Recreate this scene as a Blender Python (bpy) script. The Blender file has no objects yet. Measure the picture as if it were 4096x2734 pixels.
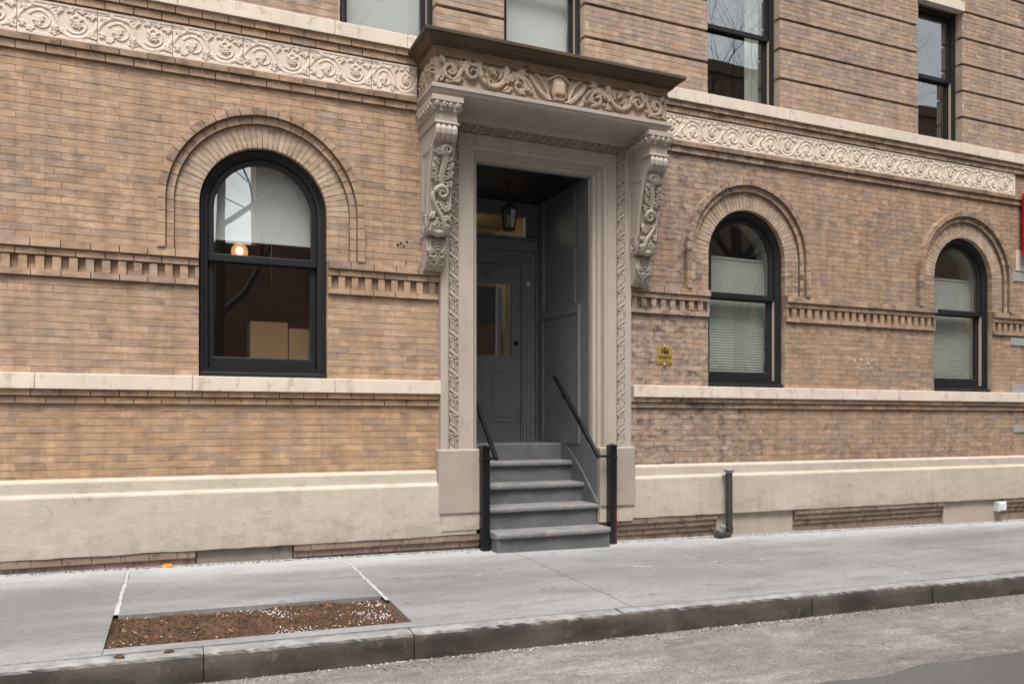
import bpy, math, random
import numpy as np
from mathutils import Vector, Matrix
random.seed(7); rng = np.random.default_rng(7)
R = math.radians
# ------------------------------------------------------------------ camera, sky, sun, exposure
sc = bpy.context.scene
COL = sc.collection
cam_d = bpy.data.cameras.new('camera'); cam = bpy.data.objects.new('camera', cam_d); COL.objects.link(cam)
YAW = math.atan(1388 / 3229.0); CAMZ = 1.308; CAMY = -7.5
cam.location = (0, CAMY, CAMZ); cam.rotation_euler = (R(90), 0, -YAW)
cam_d.sensor_width = 36; cam_d.lens = 3229 / 4096 * 36; cam_d.shift_y = 316 / 4096
cam_d.clip_start = .05; cam_d.clip_end = 500
sc.camera = cam
SUN_DIR = Vector((-.16, -.56, 1.2)).normalized()
w = bpy.data.worlds.new('World'); sc.world = w; w.use_nodes = True
nt = w.node_tree; nt.nodes.clear()
sky = nt.nodes.new('ShaderNodeTexSky'); sky.sky_type = 'NISHITA'; sky.sun_disc = False
sky.sun_elevation = math.asin(SUN_DIR.z); sky.sun_rotation = math.atan2(SUN_DIR.x, SUN_DIR.y)
sky.air_density = 1.0; sky.dust_density = 6.0; sky.ozone_density = 1.0
hs = nt.nodes.new('ShaderNodeHueSaturation'); hs.inputs['Saturation'].default_value = .28
bg = nt.nodes.new('ShaderNodeBackground'); bg.inputs['Strength'].default_value = .125
wo = nt.nodes.new('ShaderNodeOutputWorld')
nt.links.new(sky.outputs[0], hs.inputs['Color']); nt.links.new(hs.outputs[0], bg.inputs[0]); nt.links.new(bg.outputs[0], wo.inputs[0])
sd = bpy.data.lights.new('sun', 'SUN'); so = bpy.data.objects.new('sun', sd); COL.objects.link(so)
sd.energy = 1.5; sd.angle = R(18); sd.color = (1, .95, .89)
so.rotation_euler = SUN_DIR.to_track_quat('Z', 'Y').to_euler(); so.location = (-6, -12, 20)
vs = sc.view_settings
vs.view_transform = 'Standard'; vs.look = 'None'; vs.gamma = 1; vs.exposure = 1.0; vs.use_curve_mapping = False

# ------------------------------------------------------------------ materials
def nmat(name):
    m = bpy.data.materials.new(name); m.use_nodes = True
    n = m.node_tree.nodes; b = n['Principled BSDF']
    return m, n, m.node_tree.links, b
def tex(n, l, scale, vec=None, detail=4, rough=.55, stretch=None):
    t = n.new('ShaderNodeTexNoise'); t.inputs['Scale'].default_value = scale
    t.inputs['Detail'].default_value = detail; t.inputs['Roughness'].default_value = rough
    if vec is not None:
        if stretch:
            mp = n.new('ShaderNodeVectorMath'); mp.operation = 'MULTIPLY'; mp.inputs[1].default_value = stretch
            l.new(vec, mp.inputs[0]); vec = mp.outputs[0]
        l.new(vec, t.inputs['Vector'])
    return t
def ramp(n, l, src, p0, p1, v0=0.0, v1=1.0):
    r = n.new('ShaderNodeMapRange'); r.inputs['From Min'].default_value = p0; r.inputs['From Max'].default_value = p1
    r.inputs['To Min'].default_value = v0; r.inputs['To Max'].default_value = v1; l.new(src, r.inputs['Value']); return r.outputs[0]
def mixc(n, l, fac, a, b, mode='MIX'):
    m = n.new('ShaderNodeMix'); m.data_type = 'RGBA'; m.blend_type = mode
    for sock, v in ((m.inputs[0], fac), (m.inputs[6], a), (m.inputs[7], b)):
        if hasattr(v, 'is_linked') or hasattr(v, 'links'): l.new(v, sock)
        elif isinstance(v, (int, float)): sock.default_value = v
        else: sock.default_value = (*v[:3], 1)
    return m.outputs[2]
def math_(n, l, op, a, b=0.0):
    m = n.new('ShaderNodeMath'); m.operation = op
    for i, v in enumerate((a, b)):
        if isinstance(v, (int, float)): m.inputs[i].default_value = v
        else: l.new(v, m.inputs[i])
    return m.outputs[0]
def bumpit(n, l, b, src, strength, dist=.004):
    bp = n.new('ShaderNodeBump'); bp.inputs['Strength'].default_value = strength; bp.inputs['Distance'].default_value = dist
    l.new(src, bp.inputs['Height']); l.new(bp.outputs[0], b.inputs['Normal'])
def pos(n): return n.new('ShaderNodeNewGeometry').outputs['Position']
def weathered(name, c, c2, c3=None, rough=.8, s1=2.0, s2=14, grain=160, bump=.25, stretch=(1, 1, 1), thr=.58, amt=.6, metal=0, gamp=.12, spec=.3):
    """two-tone patchy colour + stains c3 + fine grain bump"""
    m, n, l, b = nmat(name); P = pos(n)
    a = tex(n, l, s1, P, 5, .6, stretch); col = mixc(n, l, ramp(n, l, a.outputs[0], .35, .65), c, c2)
    if c3:
        s = tex(n, l, s2, P, 6, .65, stretch); col = mixc(n, l, ramp(n, l, s.outputs[0], thr, thr + .12, 0, amt), col, c3)
    g = tex(n, l, grain, P, 3, .6); gv = ramp(n, l, g.outputs[0], .25, .75, 1 - gamp, 1 + gamp)
    col = mixc(n, l, 1.0, col, gv, 'MULTIPLY')
    l.new(col, b.inputs['Base Color']); b.inputs['Roughness'].default_value = rough; b.inputs['Metallic'].default_value = metal
    b.inputs['Specular IOR Level'].default_value = spec
    mix = math_(n, l, 'ADD', g.outputs[0], math_(n, l, 'MULTIPLY', a.outputs[0], 1.5))
    bumpit(n, l, b, mix, bump); return m
def brick_mat(name, use_obj):
    m, n, l, b = nmat(name); P = pos(n)
    if use_obj: src = n.new('ShaderNodeObjectInfo'); colr, alpha = src.outputs['Color'], src.outputs['Alpha']
    else:
        src = n.new('ShaderNodeAttribute'); src.attribute_name = 'tint'; colr, alpha = src.outputs['Color'], src.outputs['Alpha']
    a = tex(n, l, 5, P, 5, .65, (1, 1, 3.5))
    col = mixc(n, l, 1.0, colr, ramp(n, l, a.outputs[0], .3, .7, .72, 1.26), 'MULTIPLY')
    a2 = tex(n, l, 22, P, 4, .65, (1, 1, 2.2)); col = mixc(n, l, 1.0, col, ramp(n, l, a2.outputs[0], .3, .7, .9, 1.1), 'MULTIPLY')
    s = tex(n, l, 9, P, 4, .6, (1, 1, 1.9)); sm = ramp(n, l, s.outputs[0], .46, .66)
    col = mixc(n, l, math_(n, l, 'MULTIPLY', sm, alpha), col, (.085, .066, .055)); stk = tex(n, l, 3.0, P, 5, .6, (2.6, 2.6, .35)); col = mixc(n, l, 1.0, col, ramp(n, l, stk.outputs[0], .35, .68, 1.1, .8), 'MULTIPLY')
    big = tex(n, l, .9, P, 3); col = mixc(n, l, ramp(n, l, big.outputs[0], .45, .7, 0, .14), col, (.30, .24, .21))
    g = tex(n, l, 260, P, 2, .7); col = mixc(n, l, 1.0, col, ramp(n, l, g.outputs[0], .25, .75, .86, 1.14), 'MULTIPLY')
    l.new(col, b.inputs['Base Color']); b.inputs['Roughness'].default_value = .88; b.inputs['Specular IOR Level'].default_value = .25
    bumpit(n, l, b, math_(n, l, 'ADD', g.outputs[0], a.outputs[0]), .35, .003); return m
MAT = {}
MAT['brick'] = brick_mat('buff_brick', False); MAT['brick_o'] = brick_mat('buff_brick_single', True)
def mortar_mat():
    m, n, l, b = nmat('mortar'); P = pos(n); sx = n.new('ShaderNodeSeparateXYZ'); l.new(P, sx.inputs[0])
    f1 = ramp(n, l, sx.outputs[0], 4.3, 4.5); f2 = ramp(n, l, sx.outputs[0], 5.4, 6.6, 1, 0)
    up = ramp(n, l, sx.outputs[2], 4.25, 4.4, 1, 0)
    a = tex(n, l, 3, P, 5); f = math_(n, l, 'MULTIPLY', math_(n, l, 'MULTIPLY', f1, f2), up)
    lo = ramp(n, l, sx.outputs[2], 2.35, 2.6, 1, 0); hi = ramp(n, l, sx.outputs[2], 4.7, 4.9)
    pale = mixc(n, l, ramp(n, l, a.outputs[0], .42, .62), (.44, .345, .26), (.31, .235, .17)); brown = mixc(n, l, ramp(n, l, a.outputs[0], .4, .62), (.28, .2, .14), (.19, .135, .095))
    base = mixc(n, l, math_(n, l, 'MAXIMUM', lo, hi), brown, pale)
    col = mixc(n, l, math_(n, l, 'MULTIPLY', f, .85), base, (.10, .08, .07))
    l.new(col, b.inputs['Base Color']); b.inputs['Roughness'].default_value = .95
    g = tex(n, l, 200, P, 3); bumpit(n, l, b, g.outputs[0], .4); return m
MAT['mortar'] = mortar_mat(); MAT['archmortar'] = weathered('dark_arch_mortar', (.13, .09, .065), (.2, .14, .095), None)
MAT['stone'] = weathered('pale_limestone', (.66, .57, .48), (.58, .50, .42), (.36, .285, .22), s1=1.6, s2=7, stretch=(1.6, 1.6, 1.2), thr=.54, amt=.6)
MAT['terracotta'] = weathered('cream_terracotta', (.64, .545, .455), (.58, .49, .41), (.40, .315, .245), s1=2.5, s2=16, thr=.6, amt=.5, bump=.15)
MAT['carved'] = weathered('carved_buff_stone', (.46, .36, .26), (.36, .28, .21), (.13, .11, .1), s1=4, s2=9, thr=.56, amt=.75, bump=.4)
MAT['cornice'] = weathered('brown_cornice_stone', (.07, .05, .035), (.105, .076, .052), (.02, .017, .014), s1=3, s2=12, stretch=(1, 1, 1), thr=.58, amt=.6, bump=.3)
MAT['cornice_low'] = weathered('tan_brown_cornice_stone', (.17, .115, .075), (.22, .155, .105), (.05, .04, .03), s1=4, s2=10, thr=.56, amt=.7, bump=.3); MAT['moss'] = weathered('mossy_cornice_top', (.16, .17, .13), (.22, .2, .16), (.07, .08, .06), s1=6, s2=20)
MAT['paint'] = weathered('taupe_paint', (.40, .35, .30), (.355, .31, .265), (.25, .215, .182), rough=.6, s1=1.8, s2=7, stretch=(1.5, 1.5, .6), thr=.57, amt=.45, bump=.2, gamp=.06)
MAT['pedestal'] = weathered('taupe_render', (.35, .295, .25), (.30, .255, .215), (.2, .17, .15), rough=.75, s1=2, s2=6, thr=.6, amt=.4, bump=.3)
def stucco_mat():
    m, n, l, b = nmat('beige_stucco'); P = pos(n); a = tex(n, l, 1.1, P, 6, .62, (1, 1, 2)); c = tex(n, l, 5, P, 6, .65, (1, 1, 1.6)); w_ = tex(n, l, 2.5, P, 4)
    col = mixc(n, l, ramp(n, l, a.outputs[0], .36, .64), (.49, .43, .365), (.43, .375, .315)); col = mixc(n, l, ramp(n, l, c.outputs[0], .55, .72, 0, .45), col, (.31, .262, .215))
    sxz = n.new('ShaderNodeSeparateXYZ'); l.new(P, sxz.inputs[0]); col = mixc(n, l, ramp(n, l, math_(n, l, 'ADD', sxz.outputs[2], ramp(n, l, c.outputs[0], .3, .7, -.22, .22)), .42, .16, 0, .5), col, (.25, .21, .17))
    stk = tex(n, l, 3.5, P, 5, .6, (2.5, 2.5, .3)); col = mixc(n, l, 1.0, col, ramp(n, l, stk.outputs[0], .35, .7, 1.03, .93), 'MULTIPLY')
    v = n.new('ShaderNodeTexVoronoi'); v.feature = 'DISTANCE_TO_EDGE'; v.inputs['Scale'].default_value = 1.5
    wp = n.new('ShaderNodeVectorMath'); wp.operation = 'ADD'; sc2 = n.new('ShaderNodeVectorMath'); sc2.operation = 'SCALE'; sc2.inputs['Scale'].default_value = .5; l.new(w_.outputs['Color'], sc2.inputs[0]); l.new(P, wp.inputs[0]); l.new(sc2.outputs[0], wp.inputs[1]); l.new(wp.outputs[0], v.inputs['Vector'])
    cr = math_(n, l, 'MULTIPLY', ramp(n, l, v.outputs['Distance'], .0, .006, 1, 0), ramp(n, l, a.outputs[0], .48, .6)); col = mixc(n, l, math_(n, l, 'MULTIPLY', cr, .4), col, (.18, .14, .105))
    g = tex(n, l, 120, P, 4, .65); col = mixc(n, l, 1.0, col, ramp(n, l, g.outputs[0], .25, .75, .9, 1.1), 'MULTIPLY')
    l.new(col, b.inputs['Base Color']); b.inputs['Roughness'].default_value = .88; b.inputs['Specular IOR Level'].default_value = .2
    h = math_(n, l, 'ADD', math_(n, l, 'ADD', g.outputs[0], math_(n, l, 'MULTIPLY', c.outputs[0], 4.0)), math_(n, l, 'MULTIPLY', cr, -2.0)); bumpit(n, l, b, h, .4, .005); return m
MAT['stucco'] = stucco_mat()
MAT['basebrick'] = weathered('grimy_base_brick', (.19, .14, .105), (.27, .205, .16), (.08, .06, .048), s1=5, s2=10, thr=.5, amt=.7, bump=.5)
MAT['doorpaint'] = weathered('slate_grey_paint', (.125, .131, .14), (.148, .153, .162), (.045, .045, .045), rough=.48, s1=2, s2=30, thr=.66, amt=.6, bump=.1, gamp=.06, spec=.4)
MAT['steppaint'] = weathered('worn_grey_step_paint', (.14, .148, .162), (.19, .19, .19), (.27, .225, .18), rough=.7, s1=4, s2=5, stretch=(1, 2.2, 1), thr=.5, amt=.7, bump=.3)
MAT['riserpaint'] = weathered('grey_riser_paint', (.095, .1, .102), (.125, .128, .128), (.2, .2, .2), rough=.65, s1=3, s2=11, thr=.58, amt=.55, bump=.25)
MAT['iron'] = weathered('black_gloss_iron', (.008, .008, .009), (.012, .012, .013), (.08, .06, .045), rough=.3, s1=3, s2=60, thr=.72, amt=.8, bump=.15, spec=.2)
def rust_iron():
    m, n, l, b = nmat('rusty_black_iron'); P = pos(n); sx = n.new('ShaderNodeSeparateXYZ'); l.new(P, sx.inputs[0])
    t = tex(n, l, 14, P, 5); fx = ramp(n, l, sx.outputs[0], 4.295, 4.325); fz = ramp(n, l, sx.outputs[2], .65, .35)
    f = math_(n, l, 'MULTIPLY', math_(n, l, 'MULTIPLY', fx, fz), ramp(n, l, t.outputs[0], .3, .55))
    l.new(mixc(n, l, f, (.009, .009, .01), (.11, .032, .018)), b.inputs['Base Color'])
    l.new(ramp(n, l, f, 0, 1, .28, .8), b.inputs['Roughness']); return m
MAT['iron_rust'] = rust_iron()
MAT['frame'] = weathered('black_window_metal', (.016, .016, .018), (.02, .02, .022), None, rough=.4, bump=.05, gamp=.04, spec=.22)
MAT['liner'] = weathered('cream_jamb_liner', (.5, .41, .3), (.45, .37, .27), None)
MAT['pipe'] = weathered('old_black_pipe', (.035, .032, .03), (.05, .045, .04), (.13, .07, .04), rough=.6, s1=4, s2=9, thr=.58, amt=.7, bump=.4)
MAT['cap'] = weathered('grey_cast_metal', (.22, .23, .25), (.3, .31, .33), (.1, .1, .1), rough=.5, metal=.3)
MAT['shade'] = weathered('white_roller_shade', (.82, .85, .84), (.78, .81, .8), None, rough=.9, s1=.8, bump=.03, gamp=.02)
MAT['pleat'] = weathered('sage_cellular_shade', (.56, .585, .52), (.5, .53, .47), None, rough=.9, s1=1.5, bump=.05, gamp=.04)
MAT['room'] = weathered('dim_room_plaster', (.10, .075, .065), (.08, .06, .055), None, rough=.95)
MAT['lobby'] = weathered('ochre_lobby_plaster', (.52, .40, .19), (.46, .35, .17), None, rough=.9)
MAT['dark'] = weathered('dark_void', (.02, .018, .016), (.025, .022, .02), None)
MAT['ceilshade'] = weathered('shade_toned_ceiling_gloss', (.012, .011, .01), (.016, .015, .013), None, rough=.3, bump=.3); MAT['cardboard'] = weathered('cardboard', (.42, .27, .14), (.38, .245, .125), None, rough=.9, stretch=(1, 1, .2))  # ceiling gloss: falloff shade of the entrance recess painted into its base colour
MAT['brass'] = weathered('polished_brass', (.56, .39, .12), (.5, .35, .11), (.34, .23, .09), rough=.42, metal=.55, s2=6, bump=.03)
MAT['ink'] = weathered('black_ink', (.02, .016, .012), (.025, .02, .015), None)
MAT['gilt'] = weathered('dull_gilt', (.16, .10, .04), (.13, .08, .03), None, rough=.5)
MAT['grey_block'] = weathered('blue_grey_stone', (.30, .30, .30), (.26, .26, .27), None)
MAT['white_patch'] = weathered('chipped_white_paint', (.6, .55, .5), (.5, .42, .35), (.3, .24, .2), s2=20)
MAT['red'] = weathered('red_sign_enamel', (.5, .006, .02), (.45, .006, .018), None, rough=.35)
MAT['box'] = weathered('grey_box_plastic', (.62, .64, .66), (.55, .57, .6), (.4, .4, .4))
MAT['orange'] = weathered('orange_peel', (.6, .24, .02), (.5, .2, .02), None)
def walk_mat():
    m, n, l, b = nmat('grey_sidewalk_concrete'); P = pos(n); sx = n.new('ShaderNodeSeparateXYZ'); l.new(P, sx.inputs[0])
    a = tex(n, l, .8, P, 6, .6, (.5, 1.5, 1)); c = tex(n, l, 3.0, P, 6, .65, (.5, 1.8, 1)); d = tex(n, l, 9, P, 5, .6, (.4, 1.6, 1))
    col = mixc(n, l, ramp(n, l, a.outputs[0], .38, .62), (.15, .15, .152), (.225, .225, .226))
    col = mixc(n, l, ramp(n, l, c.outputs[0], .5, .68, 0, .65), col, (.125, .132, .13))
    wy = math_(n, l, 'ADD', sx.outputs[1], ramp(n, l, c.outputs[0], .25, .75, -.28, .28))
    col = mixc(n, l, ramp(n, l, wy, -.75, -.18, 0, .75), col, (.40, .402, .405))
    col = mixc(n, l, ramp(n, l, wy, -2.1, -2.5, 0, .4), col, (.30, .30, .30))
    col = mixc(n, l, ramp(n, l, d.outputs[0], .66, .76, 0, .6), col, (.42, .42, .43))
    k2 = tex(n, l, 38, P, 4, .7, (.6, 1.4, 1)); col = mixc(n, l, 1.0, col, ramp(n, l, k2.outputs[0], .3, .7, .8, 1.16), 'MULTIPLY'); sp = n.new('ShaderNodeTexVoronoi'); sp.inputs['Scale'].default_value = 3.2; l.new(P, sp.inputs['Vector']); col = mixc(n, l, math_(n, l, 'MULTIPLY', ramp(n, l, sp.outputs['Distance'], .07, .11, .7, 0), ramp(n, l, c.outputs[0], .4, .5)), col, (.09, .085, .08)); vc = n.new('ShaderNodeTexVoronoi'); vc.feature = 'DISTANCE_TO_EDGE'; vc.inputs['Scale'].default_value = .55; wq = n.new('ShaderNodeVectorMath'); wq.operation = 'ADD'; l.new(P, wq.inputs[0]); l.new(c.outputs['Color'], wq.inputs[1]); l.new(wq.outputs[0], vc.inputs['Vector']); col = mixc(n, l, math_(n, l, 'MULTIPLY', ramp(n, l, vc.outputs['Distance'], 0, .004, .7, 0), ramp(n, l, a.outputs[0], .5, .58)), col, (.07, .068, .066))
    g = tex(n, l, 240, P, 3, .6); col = mixc(n, l, 1.0, col, ramp(n, l, g.outputs[0], .25, .75, .8, 1.2), 'MULTIPLY')
    l.new(col, b.inputs['Base Color']); b.inputs['Roughness'].default_value = .85; b.inputs['Specular IOR Level'].default_value = .3
    bumpit(n, l, b, math_(n, l, 'ADD', g.outputs[0], math_(n, l, 'MULTIPLY', c.outputs[0], 2.0)), .25); return m
MAT['concrete'] = walk_mat()
MAT['concrete_w'] = weathered('pale_concrete_edge', (.25, .245, .24), (.31, .305, .3), (.18, .175, .17), rough=.9, s1=2.5, s2=9, grain=200)
MAT['dirtyconc'] = weathered('dirty_concrete', (.17, .15, .125), (.22, .195, .165), (.09, .08, .065), s1=4, s2=9, thr=.52, bump=.6); MAT['sealant'] = weathered('white_joint_filler', (.42, .42, .42), (.33, .33, .33), (.16, .16, .16), s1=14, s2=26, thr=.5, amt=.8)
MAT['soil'] = weathered('brown_soil', (.085, .045, .024), (.055, .03, .017), (.02, .012, .008), s1=5, s2=9, thr=.52, amt=.8, grain=60, gamp=.5, bump=1.0)
MAT['saltsmear'] = weathered('dried_salt', (.42, .42, .43), (.3, .3, .31), (.22, .22, .22), s1=30, s2=60, thr=.5); MAT['salt'] = weathered('white_salt', (.78, .78, .82), (.7, .7, .74), None)
MAT['asphalt_new'] = weathered('dark_asphalt_patch', (.085, .08, .077), (.105, .098, .094), None, rough=.9, grain=140, gamp=.45, bump=.9)
MAT['bark'] = weathered('grey_bark', (.045, .036, .03), (.065, .052, .043), None, s1=6, bump=.6)
MAT['opp'] = weathered('dark_red_opposite_brick', (.12, .068, .05), (.17, .09, .065), None, s1=2)
MAT['opp2'] = weathered('brown_opposite_brick', (.2, .13, .09), (.25, .16, .115), None, s1=2); MAT['opp_w'] = weathered('opposite_window', (.05, .055, .06), (.04, .045, .05), None, rough=.2)
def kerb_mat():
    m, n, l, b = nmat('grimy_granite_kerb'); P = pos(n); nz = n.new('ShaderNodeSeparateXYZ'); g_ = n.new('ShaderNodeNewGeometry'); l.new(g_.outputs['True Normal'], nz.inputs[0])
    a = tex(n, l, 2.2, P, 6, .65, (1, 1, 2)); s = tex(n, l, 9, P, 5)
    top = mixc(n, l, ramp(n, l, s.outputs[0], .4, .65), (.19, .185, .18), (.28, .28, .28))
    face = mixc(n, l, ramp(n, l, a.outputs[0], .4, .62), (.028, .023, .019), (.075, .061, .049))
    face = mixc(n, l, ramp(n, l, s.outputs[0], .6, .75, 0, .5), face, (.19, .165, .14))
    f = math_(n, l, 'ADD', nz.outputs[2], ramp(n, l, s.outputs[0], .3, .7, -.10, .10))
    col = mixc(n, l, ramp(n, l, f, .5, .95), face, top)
    g = tex(n, l, 160, P, 3); col = mixc(n, l, 1.0, col, ramp(n, l, g.outputs[0], .25, .75, .75, 1.25), 'MULTIPLY')
    l.new(col, b.inputs['Base Color']); b.inputs['Roughness'].default_value = .85
    bumpit(n, l, b, math_(n, l, 'ADD', g.outputs[0], math_(n, l, 'MULTIPLY', s.outputs[0], 3.0)), .5); return m
MAT['kerb'] = kerb_mat()
def road_mat():
    m, n, l, b = nmat('salted_asphalt'); P = pos(n)
    a = tex(n, l, .9, P, 6, .6, (.5, 1.3, 1)); s = tex(n, l, 2.6, P, 5, .65, (.5, 1.4, 1)); v = n.new('ShaderNodeTexVoronoi'); v.inputs['Scale'].default_value = 75; l.new(P, v.inputs['Vector'])
    col = mixc(n, l, ramp(n, l, a.outputs[0], .35, .65), (.16, .145, .136), (.26, .238, .222))
    col = mixc(n, l, ramp(n, l, s.outputs[0], .52, .68, 0, .6), col, (.36, .325, .30))
    s2 = tex(n, l, 1.7, P, 6, .7); col = mixc(n, l, ramp(n, l, s2.outputs[0], .56, .66, 0, .65), col, (.095, .072, .065))
    g = tex(n, l, 95, P, 3, .7); col = mixc(n, l, 1.0, col, ramp(n, l, g.outputs[0], .3, .7, .5, 1.5), 'MULTIPLY')
    col = mixc(n, l, .6, col, ramp(n, l, v.outputs['Distance'], 0, .5, 1.25, .7), 'MULTIPLY')
    s4 = tex(n, l, 7, P, 5, .7, (.7, 1.3, 1)); col = mixc(n, l, 1.0, col, ramp(n, l, s4.outputs[0], .3, .7, .72, 1.25), 'MULTIPLY'); s5 = tex(n, l, 34, P, 3, .75); col = mixc(n, l, 1.0, col, ramp(n, l, s5.outputs[0], .3, .7, .75, 1.25), 'MULTIPLY')
    v2 = n.new('ShaderNodeTexVoronoi'); v2.feature = 'DISTANCE_TO_EDGE'; v2.inputs['Scale'].default_value = .8; wp = n.new('ShaderNodeVectorMath'); wp.operation = 'ADD'; l.new(P, wp.inputs[0]); l.new(s.outputs['Color'], wp.inputs[1]); l.new(wp.outputs[0], v2.inputs['Vector']); cr = math_(n, l, 'MULTIPLY', ramp(n, l, v2.outputs['Distance'], 0, .012, 1, 0), ramp(n, l, a.outputs[0], .48, .6)); col = mixc(n, l, math_(n, l, 'MULTIPLY', cr, .75), col, (.05, .042, .038))
    l.new(col, b.inputs['Base Color']); b.inputs['Roughness'].default_value = .9
    bumpit(n, l, b, math_(n, l, 'ADD', g.outputs[0], math_(n, l, 'MULTIPLY', v.outputs['Distance'], -1.0)), .9, .006); return m
MAT['road'] = road_mat()
def glass_mat():
    m, n, l, b = nmat('window_glass'); n.remove(b); out = n['Material Output']
    t = n.new('ShaderNodeBsdfTransparent'); t.inputs[0].default_value = (.93, .95, .94, 1)
    g = n.new('ShaderNodeBsdfGlossy'); g.inputs['Roughness'].default_value = 0.0; g.inputs[0].default_value = (.95, 1, .98, 1)
    geo = n.new('ShaderNodeNewGeometry'); dt = n.new('ShaderNodeVectorMath'); dt.operation = 'DOT_PRODUCT'; l.new(geo.outputs['Normal'], dt.inputs[0]); l.new(geo.outputs['Incoming'], dt.inputs[1])
    ca = math_(n, l, 'ABSOLUTE', dt.outputs['Value']); fr = math_(n, l, 'ADD', math_(n, l, 'MULTIPLY', math_(n, l, 'POWER', math_(n, l, 'SUBTRACT', 1.0, ca), 5.0), .64), .34)
    P = pos(n); wv = tex(n, l, 1.6, P, 1); bp = n.new('ShaderNodeBump'); bp.inputs['Strength'].default_value = .02; bp.inputs['Distance'].default_value = .03
    l.new(wv.outputs[0], bp.inputs['Height']); l.new(bp.outputs[0], g.inputs['Normal'])
    x = n.new('ShaderNodeMixShader'); l.new(fr, x.inputs[0]); l.new(t.outputs[0], x.inputs[1]); l.new(g.outputs[0], x.inputs[2]); l.new(x.outputs[0], out.inputs[0]); return m
MAT['glass'] = glass_mat()
def emit(name, c, s):
    m, n, l, b = nmat(name); b.inputs['Base Color'].default_value = (*c, 1); b.inputs['Emission Color'].default_value = (*c, 1); b.inputs['Emission Strength'].default_value = s; return m
MAT['bulb'] = emit('warm_lamp_globe', (1, .45, .14), .55); MAT['bulb_core'] = emit('hot_lamp_core', (1, .85, .6), 8); MAT['lobbylamp'] = emit('lobby_ceiling_lamp', (1, .86, .55), 5)
def leafmat():
    m, n, l, b = nmat('mulch'); a = n.new('ShaderNodeAttribute'); a.attribute_name = 'tint'; l.new(a.outputs['Color'], b.inputs['Base Color']); b.inputs['Roughness'].default_value = .9; return m
MAT['mulch'] = leafmat()

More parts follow.
